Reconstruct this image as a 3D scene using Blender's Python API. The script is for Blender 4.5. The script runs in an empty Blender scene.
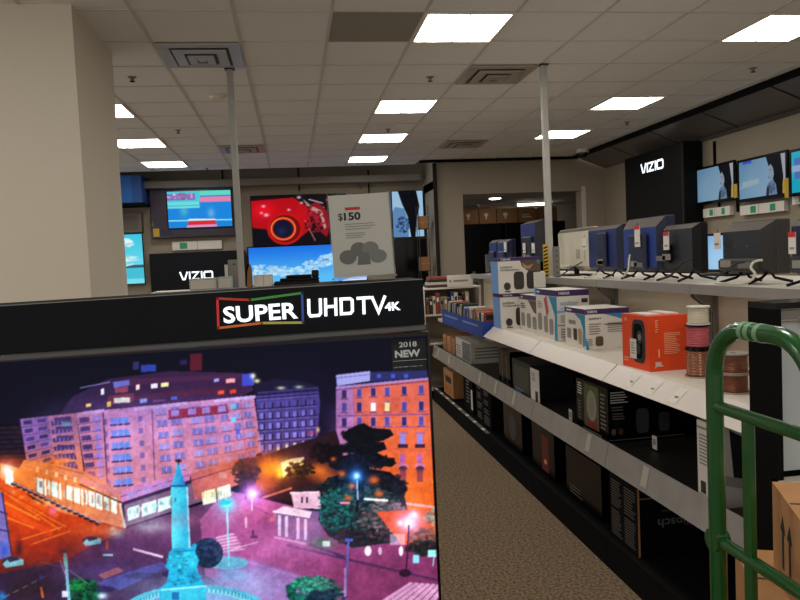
import bpy, math, random
import numpy as np
from mathutils import Matrix, Vector
random.seed(7)
S = bpy.context.scene
COL = S.collection

# ------------------------------------------------------------------ camera, world, exposure
F = 724.4
YAW, PIT, ROL = .1451, .0548, .0459
CAMZ = 1.6
def cam_axes():
    cy, sy = math.cos(YAW), math.sin(YAW); cp, sp = math.cos(PIT), math.sin(PIT)
    right = np.array([cy, -sy, 0.]); fwd = np.array([sy*cp, cy*cp, -sp]); down = np.cross(fwd, right)
    cr, sr = math.cos(ROL), math.sin(ROL)
    return np.array([cr*right + sr*down, -sr*right + cr*down, fwd])
CM = cam_axes()
def ray(u, v): return CM.T @ np.array([(u-400)/F, (v-300)/F, 1.])
def at_z(u, v, z): r = ray(u, v); return r*((z-CAMZ)/r[2]) + [0, 0, CAMZ]
def at_y(u, v, y): r = ray(u, v); return r*(y/r[1]) + [0, 0, CAMZ]
def at_x(u, v, x): r = ray(u, v); return r*(x/r[0]) + [0, 0, CAMZ]
cd = bpy.data.cameras.new('camera'); cam = bpy.data.objects.new('camera', cd); COL.objects.link(cam)
cd.sensor_width = 36; cd.lens = F*36/800; cd.clip_start = .05
mw = Matrix.Identity(4)
for i in range(3):
    mw[i][0] = CM[0][i]; mw[i][1] = -CM[1][i]; mw[i][2] = -CM[2][i]
mw[2][3] = CAMZ
cam.matrix_world = mw
S.camera = cam
w = bpy.data.worlds.new('world'); S.world = w; w.use_nodes = True
bgn = w.node_tree.nodes['Background']; bgn.inputs[0].default_value = (1, .975, .935, 1); bgn.inputs[1].default_value = .76
S.view_settings.view_transform = 'Standard'; S.view_settings.look = 'None'
S.view_settings.exposure = 0; S.view_settings.gamma = 1; S.view_settings.use_curve_mapping = False
LAMP = 15.

# ------------------------------------------------------------------ materials
def lin(c):
    return tuple((x/12.92 if x <= .04045 else ((x+.055)/1.055)**2.4) for x in [v/255 for v in c])
MATS = {}
def mat(name, rgb, rough=.6, metal=0., var=.06, scale=8., bump=0., emit=None, es=1., coat=0., spec=.5):
    if name in MATS: return MATS[name]
    m = bpy.data.materials.new(name); m.use_nodes = True; nt = m.node_tree; b = nt.nodes['Principled BSDF']
    c = lin(rgb)
    b.inputs['Roughness'].default_value = rough; b.inputs['Metallic'].default_value = metal
    b.inputs['Coat Weight'].default_value = coat; b.inputs['Specular IOR Level'].default_value = spec
    tc = nt.nodes.new('ShaderNodeTexCoord'); n = nt.nodes.new('ShaderNodeTexNoise'); n.inputs['Scale'].default_value = scale
    n.inputs['Detail'].default_value = 4
    nt.links.new(tc.outputs['Object'], n.inputs['Vector'])
    r = nt.nodes.new('ShaderNodeMix'); r.data_type = 'RGBA'
    r.inputs[6].default_value = tuple(x*(1-var) for x in c)+(1,); r.inputs[7].default_value = tuple(min(1, x*(1+var)) for x in c)+(1,)
    nt.links.new(n.outputs['Fac'], r.inputs[0]); nt.links.new(r.outputs[2], b.inputs['Base Color'])
    if bump:
        bp = nt.nodes.new('ShaderNodeBump'); bp.inputs['Strength'].default_value = bump; bp.inputs['Distance'].default_value = .01
        nt.links.new(n.outputs['Fac'], bp.inputs['Height']); nt.links.new(bp.outputs[0], b.inputs['Normal'])
    if emit:
        b.inputs['Emission Color'].default_value = lin(emit)+(1,); b.inputs['Emission Strength'].default_value = es
    MATS[name] = m
    return m
def screen_mat(name, strength=1.):
    m = bpy.data.materials.new(name); m.use_nodes = True; nt = m.node_tree; b = nt.nodes['Principled BSDF']
    b.inputs['Base Color'].default_value = (.002, .002, .003, 1); b.inputs['Roughness'].default_value = .35; b.inputs['Specular IOR Level'].default_value = .08
    a = nt.nodes.new('ShaderNodeAttribute'); a.attribute_name = 'Col'
    nt.links.new(a.outputs['Color'], b.inputs['Emission Color']); b.inputs['Emission Strength'].default_value = strength
    return m
SCREEN = screen_mat('lit_screen', 1.0)
WHITE = mat('white_enamel', (226, 218, 205), .45, var=.03)
LIPW = mat('price_channel_white', (206, 196, 186), .35, var=.04)
OFFW = mat('white_card', (222, 216, 206), .6, var=.03)
BLACK = mat('black_plastic', (10, 10, 11), .45, var=.1, spec=.25)
MATTE = mat('black_matte', (12, 12, 13), .85, var=.15, spec=.12)
BLKG = mat('black_gloss', (8, 8, 10), .2, var=.1, spec=.3)
GREY = mat('grey_steel', (128, 124, 118), .4, .4)
DGREY = mat('dark_grey_paint', (52, 50, 49), .6)
KRAFT = mat('cardboard', (182, 132, 84), .85, var=.08, scale=20)
KRAFTD = mat('cardboard_tan', (150, 108, 70), .85, var=.08, scale=20)
BEIGE = mat('beige_board', (190, 176, 156), .7, var=.05)
PURPLE = mat('purple_print', (58, 30, 92), .5)
TEAL = mat('teal_print', (40, 140, 178), .5)
CYAN = mat('pale_blue_print_and_light', (120, 165, 225), .5)  # blue print, also the bluish light painted on the stacked boxes' sides
BROWN = mat('brown_photo_print', (92, 72, 58), .5, var=.5, scale=30)
DKPRINT = mat('charcoal_print', (52, 46, 44), .5, var=.25, scale=60)
GREYPRINT = mat('grey_print', (140, 134, 128), .6)
INK = mat('ink_print', (30, 30, 32), .6)
WINK = mat('white_print', (215, 212, 205), .6)
DIMINK = mat('dim_white_print', (110, 108, 104), .6)
RED = mat('red_print', (200, 34, 40), .5)
ORANGE = mat('orange_print', (232, 72, 20), .5, var=.03)
GREEN = mat('green_paint', (12, 84, 30), .28, coat=.6, var=.12, scale=14)
NAVY = mat('navy_plastic', (22, 28, 60), .45, var=.08)
BLUETV = mat('blue_plastic', (25, 40, 98), .45, var=.08)
CHAR = mat('charcoal_plastic', (34, 36, 44), .5, var=.1)
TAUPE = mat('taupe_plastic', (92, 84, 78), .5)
YELLOW = mat('yellow_tag', (196, 158, 40), .5)
GREENP = mat('green_print', (40, 150, 110), .5)
BLUEBIN = mat('blue_card', (28, 66, 158), .5)
GLOW = mat('backlit_letters', (240, 245, 250), .4, emit=(236, 246, 255), es=1.25)
RUBBER = mat('rubber', (20, 20, 20), .8)

# ------------------------------------------------------------------ mesh helpers
class MB:
    def __init__(s): s.v = []; s.f = []; s.m = []; s.mats = []; s.sm = []
    def mi(s, m):
        if m not in s.mats: s.mats.append(m)
        return s.mats.index(m)
    def add(s, vs, fs, m, smooth=False):
        o = len(s.v); s.v += [tuple(map(float, p)) for p in vs]
        k = s.mi(m)
        for f in fs: s.f.append(tuple(o+i for i in f)); s.m.append(k); s.sm.append(smooth)
        return s
    def box(s, x0, x1, y0, y1, z0, z1, m):
        v = [(x, y, z) for x in (x0, x1) for y in (y0, y1) for z in (z0, z1)]
        return s.add(v, [(0, 1, 3, 2), (4, 6, 7, 5), (0, 4, 5, 1), (2, 3, 7, 6), (0, 2, 6, 4), (1, 5, 7, 3)], m)
    def rbox(s, x0, x1, y0, y1, z0, z1, m, r=.01):
        # box with chamfered edges (all twelve)
        r = min(r, (x1-x0)/2.01, (y1-y0)/2.01, (z1-z0)/2.01)
        L = [(x0, x1), (y0, y1), (z0, z1)]
        vs = []; idx = {}
        for sx in (0, 1):
            for sy in (0, 1):
                for sz in (0, 1):
                    for ax in range(3):
                        p = [L[0][sx], L[1][sy], L[2][sz]]
                        for k, sg in enumerate((sx, sy, sz)):
                            if k != ax: p[k] += r if sg == 0 else -r
                        idx[(sx, sy, sz, ax)] = len(vs); vs.append(p)
        fs = []
        def V(c, ax): return idx[(c[0], c[1], c[2], ax)]
        for ax in range(3):
            a, b = [k for k in range(3) if k != ax]
            for sd in (0, 1):
                q = []
                for ca, cb in ((0, 0), (1, 0), (1, 1), (0, 1)):
                    c = [0, 0, 0]; c[ax] = sd; c[a] = ca; c[b] = cb; q.append(V(c, ax))
                fs.append(q)
            for ca in (0, 1):
                for cb in (0, 1):
                    c0 = [0, 0, 0]; c1 = [0, 0, 0]; c0[ax] = 0; c1[ax] = 1
                    for c in (c0, c1): c[a] = ca; c[b] = cb
                    fs.append([V(c0, a), V(c1, a), V(c1, b), V(c0, b)])
        for sx in (0, 1):
            for sy in (0, 1):
                for sz in (0, 1): fs.append([idx[(sx, sy, sz, k)] for k in range(3)])
        return s.add(vs, fs, m)
    def quad(s, a, b, c, d, m): return s.add([a, b, c, d], [(0, 1, 2, 3)], m)
    def prism(s, pts, fr, d, m):
        # extrude a 2-D outline given in frame fr=(origin,right,up) by depth d along normal right x up
        O, R_, U = [np.array(k, float) for k in fr]; N = np.cross(R_, U); N /= np.linalg.norm(N)
        a = [O+R_*p[0]+U*p[1] for p in pts]; b = [p+N*d for p in a]; n = len(a)
        return s.add(a+b, [tuple(range(n))[::-1], tuple(range(n, 2*n))]+[(i, (i+1) % n, n+(i+1) % n, n+i) for i in range(n)], m)
    def cyl(s, p0, p1, r0, m, r1=None, n=20, cap=True, smooth=True):
        r1 = r0 if r1 is None else r1
        p0 = np.array(p0, float); p1 = np.array(p1, float); d = p1-p0; d /= np.linalg.norm(d)
        a = np.cross(d, [0, 0, 1.] if abs(d[2]) < .9 else [1., 0, 0]); a /= np.linalg.norm(a); b = np.cross(d, a)
        vs = []
        for p, r in ((p0, r0), (p1, r1)):
            for i in range(n):
                t = 2*math.pi*i/n; vs.append(p+r*(a*math.cos(t)+b*math.sin(t)))
        s.add(vs, [(i, (i+1) % n, n+(i+1) % n, n+i) for i in range(n)], m, smooth)
        if cap: s.add(vs, [tuple(range(n))[::-1], tuple(range(n, 2*n))], m)
        return s
    def lathe(s, prof, m, c=(0, 0, 0), n=28, ms=None):
        vs = []
        for r, z in prof:
            for i in range(n):
                t = 2*math.pi*i/n; vs.append((c[0]+r*math.cos(t), c[1]+r*math.sin(t), c[2]+z))
        for k in range(len(prof)-1):
            mm = ms[k] if ms else m
            s.add([vs[k*n+i] for i in range(n)]+[vs[(k+1)*n+i] for i in range(n)], [(i, (i+1) % n, n+(i+1) % n, n+i) for i in range(n)], mm, True)
        return s
    def tube(s, path, r, m, n=12):
        P = [np.array(p, float) for p in path]; rings = []
        up = np.array([0, 0, 1.])
        pa = None
        for i, p in enumerate(P):
            d = (P[min(i+1, len(P)-1)]-P[max(i-1, 0)]); d /= np.linalg.norm(d)
            if pa is None:
                a = np.cross(d, up if abs(d[2]) < .9 else np.array([1., 0, 0]))
            else: a = pa - d*np.dot(pa, d)
            a /= np.linalg.norm(a); pa = a; b = np.cross(d, a)
            rings.append([p+r*(a*math.cos(2*math.pi*k/n)+b*math.sin(2*math.pi*k/n)) for k in range(n)])
        vs = [q for g in rings for q in g]
        fs = [(k*n+i, k*n+(i+1) % n, (k+1)*n+(i+1) % n, (k+1)*n+i) for k in range(len(P)-1) for i in range(n)]
        s.add(vs, fs, m, True)
        s.add(rings[0], [tuple(range(n))[::-1]], m); s.add(rings[-1], [tuple(range(n))], m)
        return s
    def build(s, name, parent=None, loc=(0, 0, 0), rz=0):
        me = bpy.data.meshes.new(name); me.from_pydata(s.v, [], s.f)
        for m in s.mats: me.materials.append(m)
        me.polygons.foreach_set('material_index', s.m); me.polygons.foreach_set('use_smooth', s.sm)
        me.update()
        o = bpy.data.objects.new(name, me); COL.objects.link(o); o.location = loc; o.rotation_euler[2] = rz
        if parent: o.parent = parent
        return o
def empty(name, loc=(0, 0, 0), rz=0):
    o = bpy.data.objects.new(name, None); COL.objects.link(o); o.location = loc; o.rotation_euler[2] = rz; o.empty_display_size = .1
    return o
def tag(o, label=None, cat=None, group=None, kind=None):
    if label: o['label'] = label
    if cat: o['category'] = cat
    if group: o['group'] = group
    if kind: o['kind'] = kind
    return o
def struct(o, label=None, cat=None): return tag(o, label, cat, kind='structure')
def copy_tree(o, parent=None):
    c = o.copy(); COL.objects.link(c)
    if parent: c.parent = parent
    for ch in [x for x in bpy.data.objects if x.parent == o]: copy_tree(ch, c)
    return c
def arc(cx, cy, r, a0, a1, n=8):
    return [(cx+r*math.cos(math.radians(a0+(a1-a0)*i/n)), cy+r*math.sin(math.radians(a0+(a1-a0)*i/n))) for i in range(n+1)]

TXT = {}
def text_geo(s, bold=.0):
    k = (s, bold)
    if k in TXT: return TXT[k]
    cu = bpy.data.curves.new('t', 'FONT'); cu.body = s; cu.offset = bold; cu.resolution_u = 3
    ob = bpy.data.objects.new('t', cu); COL.objects.link(ob)
    bpy.context.view_layer.update()
    me = bpy.data.meshes.new_from_object(ob.evaluated_get(bpy.context.evaluated_depsgraph_get()))
    vs = np.array([v.co[:2] for v in me.vertices]); fs = [tuple(p.vertices) for p in me.polygons]
    bpy.data.objects.remove(ob); bpy.data.curves.remove(cu); bpy.data.meshes.remove(me)
    lo = vs.min(0); hi = vs.max(0); vs = (vs-lo)/(hi-lo)
    TXT[k] = (vs, fs, (hi-lo)); return TXT[k]
def put_text(mb, s, O, R_, U, w, h, m, bold=.0, d=0.):
    """flat text filling w x h from corner O along unit vectors R_, U; d = relief thickness"""
    vs, fs, _ = text_geo(s, bold)
    O, R_, U = [np.array(k, float) for k in (O, R_, U)]; N = np.cross(R_, U)
    top = [O+R_*(p[0]*w)+U*(p[1]*h)+N*d for p in vs]
    mb.add(top, fs, m)
    if d > 0:
        from collections import Counter
        c = Counter()
        for f in fs:
            for i in range(len(f)): c[(f[i], f[(i+1) % len(f)])] += 1
        edges = [e for e in c if (e[1], e[0]) not in c]
        n = len(top); mb.add(top+[p-N*d for p in top], [(a, b, n+b, n+a)[::-1] for a, b in edges], m)
def strokes(mb, paths, fr, wd, d, m):
    """thick poly-lines (lists of 2-D points) in frame fr"""
    for P in paths:
        n = len(P); closed = P[0] == P[-1]; L = []; Rr = []
        for i in range(n):
            a = np.array(P[i-1] if i > 0 else (P[-2] if closed else P[0])); b = np.array(P[i]); c = np.array(P[i+1] if i < n-1 else (P[1] if closed else P[-1]))
            d1 = b-a; d2 = c-b
            if np.linalg.norm(d1) < 1e-9: d1 = d2
            if np.linalg.norm(d2) < 1e-9: d2 = d1
            d1 = d1/np.linalg.norm(d1); d2 = d2/np.linalg.norm(d2)
            n1 = np.array([-d1[1], d1[0]]); n2 = np.array([-d2[1], d2[0]]); mm = n1+n2; mm = mm/max(np.linalg.norm(mm), 1e-6)
            k = min(1/max(.35, np.dot(mm, n1)), 2.2)*wd/2
            L.append(b+mm*k); Rr.append(b-mm*k)
        for i in range(n-1): mb.prism([Rr[i], Rr[i+1], L[i+1], L[i]], fr, d, m)
def sign_logo(mb, O, R_, U, w, h, m, d=.01):
    """the wide VIZIO lettering"""
    R_ = np.array(R_, float)*w/5.3; U = np.array(U, float)*h
    t = .17
    wd = .2
    paths = [[(0, 1), (.35, .12), (.62, .12), (1.0, 1)], [(1.3, 0), (1.3, 1)],
             [(1.6, .9), (2.5, .9), (1.65, .1), (2.6, .1)], [(2.95, 0), (2.95, 1)],
             [(3.3, .2), (3.4, .1), (4.3, .1), (4.42, .2), (4.42, .8), (4.3, .9), (3.4, .9), (3.3, .8), (3.3, .2)]]
    # letter strokes: the frame is anisotropic, which keeps horizontal bars thinner than stems
    strokes(mb, paths, (O, R_*1.17, U), .2, d, m)

FACES = {'L': lambda w, d, h: ((0, d, 0), (0, -1, 0), (0, 0, 1), d, h),
         'F': lambda w, d, h: ((0, 0, 0), (1, 0, 0), (0, 0, 1), w, h),
         'T': lambda w, d, h: ((0, 0, h), (1, 0, 0), (0, 1, 0), w, d),
         'R': lambda w, d, h: ((w, 0, 0), (0, 1, 0), (0, 0, 1), d, h)}
def decals(mb, w, d, h, items):
    for k, it in enumerate(items):
        f, kind = it[0], it[1]
        O, R_, U, W_, H_ = FACES[f](w, d, h); O, R_, U = [np.array(q, float) for q in (O, R_, U)]
        N = np.cross(R_, U); O = O+N*(.0006+.00015*k)
        if kind == 'rect':
            _, _, a, b, c, e, m = it; P = [(a, b), (c, b), (c, e), (a, e)]
        elif kind == 'poly': P = it[2]; m = it[3]
        elif kind == 'ell':
            _, _, cu, cv, ru, rv, m = it; P = [(cu+ru*math.cos(t*math.pi/12), cv+rv*math.sin(t*math.pi/12)) for t in range(24)]
        elif kind == 'rr':   # rounded body
            _, _, a, b, c, e, m = it; q = .25; P = []
            for (x, y, s0) in ((c-(c-a)*q, b+(e-b)*q, 270), (c-(c-a)*q, e-(e-b)*q, 0), (a+(c-a)*q, e-(e-b)*q, 90), (a+(c-a)*q, b+(e-b)*q, 180)):
                P += [(x+(c-a)*q*math.cos(math.radians(s0+i*22.5)), y+(e-b)*q*math.sin(math.radians(s0+i*22.5))) for i in range(5)]
        elif kind == 'text':
            _, _, s, a, b, c, e, m = it[:8]
            bold = it[8] if len(it) > 8 else .01
            put_text(mb, s, O+R_*a*W_+U*b*H_, R_, U, (c-a)*W_, (e-b)*H_, m, bold); continue
        elif kind == 'textr':  # rotated half a turn
            _, _, s, a, b, c, e, m = it
            put_text(mb, s, O+R_*c*W_+U*e*H_, -R_, -U, (c-a)*W_, (e-b)*H_, m, .02); continue
        elif kind == 'textv':  # running upwards
            _, _, s, a, b, c, e, m = it
            put_text(mb, s, O+R_*c*W_+U*b*H_, U, -R_, (e-b)*H_, (c-a)*W_, m, .01); continue
        elif kind == 'lines':
            _, _, a, b, c, e, n, m = it
            rr = random.Random(n*7+k)
            for i in range(n):
                y0 = b+(e-b)*(i+.2)/n; y1 = b+(e-b)*(i+.65)/n; x1 = c-(c-a)*rr.uniform(0, .3)
                mb.add([O+R_*x*W_+U*y*H_ for x, y in ((a, y0), (x1, y0), (x1, y1), (a, y1))], [(0, 1, 2, 3)], m)
            continue
        mb.add([O+R_*p[0]*W_+U*p[1]*H_ for p in P], [tuple(range(len(P)))], m)
def carton(name, label, cat, x, y, z, w, d, h, body, items=(), rz=0, group=None, flaps=False):
    mb = MB(); mb.box(0, w, 0, d, 0, h, body)
    if flaps:
        mb.box(.004, w-.004, d*.49, d*.51, h, h+.0012, DGREY)
    decals(mb, w, d, h, list(items))
    o = mb.build(name, None, (x, y, z), rz)
    return tag(o, label, cat, group)

# ------------------------------------------------------------------ picture painter for the lit screens
class Canvas:
    def __init__(s, x0, y0, x1, y1, k):
        s.x0, s.y0, s.k = x0, y0, k; s.W = int((x1-x0)*k); s.H = int((y1-y0)*k)
        s.a = np.zeros((s.H, s.W, 3), np.float32)
        yy, xx = np.mgrid[0:s.H, 0:s.W]; s.X = (xx+.5)/k+x0; s.Y = (yy+.5)/k+y0
    def poly(s, P, c, al=1., c2=None, ax=None):
        P = np.array(P, float)
        i0 = max(0, int((P[:, 0].min()-s.x0)*s.k)-1); i1 = min(s.W, int((P[:, 0].max()-s.x0)*s.k)+2)
        j0 = max(0, int((P[:, 1].min()-s.y0)*s.k)-1); j1 = min(s.H, int((P[:, 1].max()-s.y0)*s.k)+2)
        if i0 >= i1 or j0 >= j1: return
        X = s.X[j0:j1, i0:i1]; Y = s.Y[j0:j1, i0:i1]; ins = np.zeros(X.shape, bool); n = len(P)
        for q in range(n):
            xa, ya = P[q]; xb, yb = P[(q+1) % n]
            if ya == yb: continue
            c_ = ((ya > Y) != (yb > Y)) & (X < (xb-xa)*(Y-ya)/(yb-ya)+xa); ins ^= c_
        col = np.array(c, np.float32)
        if c2 is not None:
            (ax0, ay0, ax1, ay1) = ax; dx, dy = ax1-ax0, ay1-ay0
            t = np.clip(((X-ax0)*dx+(Y-ay0)*dy)/(dx*dx+dy*dy), 0, 1)[..., None]
            col = col*(1-t)+np.array(c2, np.float32)*t
            col = col[ins]
        s.a[j0:j1, i0:i1][ins] = s.a[j0:j1, i0:i1][ins]*(1-al)+col*al
    def rect(s, x0, y0, x1, y1, c, al=1.): s.poly([(x0, y0), (x1, y0), (x1, y1), (x0, y1)], c, al)
    def ell(s, cx, cy, rx, ry, c, al=1.): s.poly([(cx+rx*math.cos(t*math.pi/16), cy+ry*math.sin(t*math.pi/16)) for t in range(32)], c, al)
    def line(s, x0, y0, x1, y1, w, c, al=1.):
        d = math.hypot(x1-x0, y1-y0) or 1; nx, ny = -(y1-y0)/d*w/2, (x1-x0)/d*w/2
        s.poly([(x0+nx, y0+ny), (x1+nx, y1+ny), (x1-nx, y1-ny), (x0-nx, y0-ny)], c, al)
    def glow(s, cx, cy, r, c, st=1., ry=None):
        ry = ry or r
        g = np.exp(-(((s.X-cx)/r)**2+((s.Y-cy)/ry)**2))[..., None]*st; s.a = s.a*(1-np.clip(g, 0, 1))+np.array(c, np.float32)*np.clip(g, 0, 1)
    def add(s, cx, cy, r, c, st=1., ry=None):
        ry = ry or r
        s.a += np.exp(-(((s.X-cx)/r)**2+((s.Y-cy)/ry)**2))[..., None]*st*np.array(c, np.float32)
    def facade(s, q, nr, nc, fc, wc, ww=.45, wh=.5, fc2=None, ax=None, sill=None, jit=0, seed=0):
        """quad q = (top-left, top-right, bottom-right, bottom-left) filled and given a grid of windows"""
        s.poly(q, fc, 1, fc2, ax); q = np.array(q, float); rr = random.Random(seed)
        def B(u, v): return (q[0]*(1-u)+q[1]*u)*(1-v)+(q[3]*(1-u)+q[2]*u)*v
        for r in range(nr):
            if sill is not None:
                a = B(0, (r+.98)/nr); b = B(1, (r+.98)/nr); s.line(a[0], a[1], b[0], b[1], .8, sill, .8)
            for c in range(nc):
                u0 = (c+.5-ww/2)/nc; u1 = (c+.5+ww/2)/nc; v0 = (r+.5-wh/2)/nr; v1 = (r+.5+wh/2)/nr
                col = np.clip(np.array(wc)*(1+rr.uniform(-jit, jit)), 0, 255)
                s.poly([B(u0, v0), B(u1, v0), B(u1, v1), B(u0, v1)], col)
    def leaf(s, cx, cy, rx, ry, c, n, r, seed=0, jit=.5):
        rr = random.Random(seed)
        for _ in range(n):
            t = rr.uniform(0, 6.283); q = math.sqrt(rr.random()); k = 1+rr.uniform(-jit, jit)
            s.ell(cx+rx*q*math.cos(t), cy+ry*q*math.sin(t), r*rr.uniform(.5, 1.3), r*rr.uniform(.3, .9), [min(255, v*k) for v in c], .8)
    def blur(s, n=1):
        for _ in range(n):
            a = s.a; a[1:-1] = (a[:-2]+2*a[1:-1]+a[2:])/4; a[:, 1:-1] = (a[:, :-2]+2*a[:, 1:-1]+a[:, 2:])/4
    def sample(s, X, Y):
        fx = np.clip((X-s.x0)*s.k-.5, 0, s.W-1.001); fy = np.clip((Y-s.y0)*s.k-.5, 0, s.H-1.001)
        i = fx.astype(int); j = fy.astype(int); tx = (fx-i)[..., None]; ty = (fy-j)[..., None]
        a = s.a
        return (a[j, i]*(1-tx)+a[j, i+1]*tx)*(1-ty)+(a[j+1, i]*(1-tx)+a[j+1, i+1]*tx)*ty
def screen_mesh(name, O, R_, U, w, h, nx, ny, colfn, parent, m=None):
    """a finely divided panel whose colour attribute carries the picture it shows"""
    O, R_, U = [np.array(k, float) for k in (O, R_, U)]
    u, v = np.meshgrid(np.linspace(0, 1, nx+1), np.linspace(0, 1, ny+1))
    P = O+u[..., None]*w*R_+v[..., None]*h*U
    idx = np.arange((nx+1)*(ny+1)).reshape(ny+1, nx+1)
    fs = np.stack([idx[:-1, :-1], idx[:-1, 1:], idx[1:, 1:], idx[1:, :-1]], -1).reshape(-1, 4)
    me = bpy.data.meshes.new(name); me.from_pydata(P.reshape(-1, 3).tolist(), [], fs.tolist())
    rgb = np.clip(colfn(u, v, P), 0, 255).reshape(-1, 3)/255.
    l = np.where(rgb <= .04045, rgb/12.92, ((rgb+.055)/1.055)**2.4)
    ca = me.color_attributes.new('Col', 'FLOAT_COLOR', 'POINT')
    ca.data.foreach_set('color', np.concatenate([l, np.ones((len(l), 1))], 1).astype(np.float32).ravel())
    me.materials.append(m or SCREEN); me.update()
    o = bpy.data.objects.new(name, me); COL.objects.link(o); o.parent = parent
    return o

# ------------------------------------------------------------------ the room
CX0, CY0, CW, CH = -.887, 4.694, .6094, .631
ZC = 3.2
XL, YF, YB = -6.2, -3.2, 12.9
def carpet_mat():
    m = mat('carpet', (104, 84, 62), .95, var=.0); nt = m.node_tree; b = nt.nodes['Principled BSDF']
    tc = nt.nodes.new('ShaderNodeTexCoord'); n1 = nt.nodes.new('ShaderNodeTexNoise'); n1.inputs['Scale'].default_value = 70; n1.inputs['Detail'].default_value = 6
    n2 = nt.nodes.new('ShaderNodeTexVoronoi'); n2.inputs['Scale'].default_value = 130
    r = nt.nodes.new('ShaderNodeValToRGB'); r.color_ramp.elements[0].position = .36; r.color_ramp.elements[1].position = .66
    r.color_ramp.elements[0].color = lin((78, 62, 46))+(1,); r.color_ramp.elements[1].color = lin((150, 126, 98))+(1,)
    nt.links.new(tc.outputs['Object'], n1.inputs['Vector']); nt.links.new(tc.outputs['Object'], n2.inputs['Vector'])
    nt.links.new(n1.outputs['Fac'], r.inputs[0]); nt.links.new(r.outputs[0], b.inputs['Base Color'])
    bp = nt.nodes.new('ShaderNodeBump'); bp.inputs['Strength'].default_value = .22; bp.inputs['Distance'].default_value = .006
    nt.links.new(n2.outputs['Distance'], bp.inputs['Height']); nt.links.new(bp.outputs[0], b.inputs['Normal'])
    return m
CARPET = carpet_mat()
TILE = mat('ceiling_tile', (234, 234, 230), .9, var=.05, scale=180, bump=.15)
TBAR = mat('ceiling_bar', (204, 200, 192), .6)
WALL = mat('wall_paint', (150, 139, 121), .85, var=.03, scale=3, bump=.02)
WALLC = mat('wall_paint_centre', (154, 143, 127), .85, var=.03, scale=3)
COLP = mat('column_paint', (222, 212, 194), .85, var=.02, scale=2)
DARKP = mat('soffit_panel', (104, 98, 92), .38, var=.12, scale=2)
DARKW = mat('recess_grey', (96, 92, 86), .8)
struct(MB().box(XL, 5.3, YF, 16.6, -.1, 0, CARPET).build('floor'))
# ceiling slab + suspension bars
mb = MB(); mb.box(XL, 4.75, YF, 11.66, ZC, ZC+.06, TILE); mb.box(XL, 2.13, 11.66, 12.13, ZC, ZC+.06, TILE)
cl = struct(mb.build('ceiling'))
mb = MB(); i = -12
while CX0+i*CW < 4.72:
    x = CX0+i*CW
    if x > XL+.02: mb.box(x-.011, x+.011, YF, 12.12 if x < 2.1 else 11.64, ZC-.006, ZC, TBAR)
    i += 1
for j in range(-14, 12):
    y = CY0+j*CH
    mb.box(XL, 4.74 if y < 11.6 else 2.1, y-.008, y+.008, ZC-.005, ZC, TBAR)
struct(mb.build('trim_1'))
struct(MB().box(XL, 2.4, YB, YB+.15, 0, 3.75, WALL).build('wall_back'))
struct(MB().box(XL, 2.4, 12.13, YB, 3.6, 3.7, DARKW).box(XL, 2.13, 12.13, 12.16, ZC+.06, 3.6, DARKW).build('ceiling_recess'))
struct(MB().box(5.3, 5.45, YF, 11.7, 0, 3.4, WALL).build('wall_right'))
OX0, OX1, OZ = 2.83, 4.88, 2.63
mb = MB(); mb.box(2.4, OX0, 11.7, 11.95, 0, 3.3, WALLC).box(OX1, 5.45, 11.7, 11.95, 0, 3.3, WALLC).box(OX0, OX1, 11.7, 11.95, OZ, 3.3, WALLC)
mb.box(2.4, 2.5, 11.95, YB+.15, 0, 3.7, WALLC)
struct(mb.build('wall_centre'))
# slim casing round the opening
mb = MB(); mb.box(OX1+.0, OX1+.07, 11.685, 11.7, 0, OZ+.07, LIPW); mb.box(OX0, OX1+.07, 11.688, 11.7, OZ, OZ+.045, WALLC)
struct(mb.build('trim_2'))
# stock room behind the opening
mb = MB(); mb.box(2.5, 7.2, 16.5, 16.6, 0, 3.2, WALLC).box(7.1, 7.2, 11.95, 16.5, 0, 3.2, WALLC).box(5.3, 7.2, 11.95, 12.05, 0, 3.2, WALLC)
struct(mb.build('wall_stockroom'))
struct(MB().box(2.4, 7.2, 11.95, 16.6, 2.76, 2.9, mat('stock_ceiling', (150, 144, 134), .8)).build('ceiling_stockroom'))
struct(MB().box(5.3, 7.2, 11.7, 16.6, -.1, 0, CARPET).build('floor_stockroom'))
# black edge bars, dark end post, pale duct band
mb = MB(); mb.box(4.7, 4.8, YF, 11.66, ZC-.045, ZC+.02, MATTE)
struct(mb.build('trim_3'))
struct(MB().box(2.13, 4.75, 11.62, 11.7, ZC-.04, ZC+.05, MATTE).build('trim_4'))
struct(MB().box(2.345, 2.4, 11.66, 11.72, 0, 3.15, mat('edge_brown', (34, 28, 25), .7, spec=.2)).build('trim_5'))
struct(MB().box(XL, 2.3, 12.55, 12.8, 2.98, 3.09, mat('duct_band', (120, 114, 106), .6)).build('trim_6'))
# sloped dark soffit panels along the right wall
mb = MB(); y = 11.66
while y > YF:
    y2 = max(YF, y-1.24)
    v = [(4.78, y, 3.19), (5.3, y, 2.985), (5.3, y2+.03, 2.985), (4.78, y2+.03, 3.19)]
    mb.add(v+[(a, b, c+.03) for a, b, c in v], [(3, 2, 1, 0), (4, 5, 6, 7), (0, 1, 5, 4), (2, 3, 7, 6)], DARKP)
    mb.add([(4.78, y2, 3.182), (5.3, y2, 2.977), (5.3, y2+.03, 2.977), (4.78, y2+.03, 3.182)], [(3, 2, 1, 0)], MATTE)
    y = y2
struct(mb.build('ceiling_soffit'))
struct(MB().box(5.27, 5.3, YF, 9.3, 2.94, 2.98, mat('cove_strip', (60, 55, 50), .7)).build('trim_7'))
# square column
struct(MB().box(-3.0, -1.21, 4.6, 5.58, 0, ZC, COLP).build('wall_column'))

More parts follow.
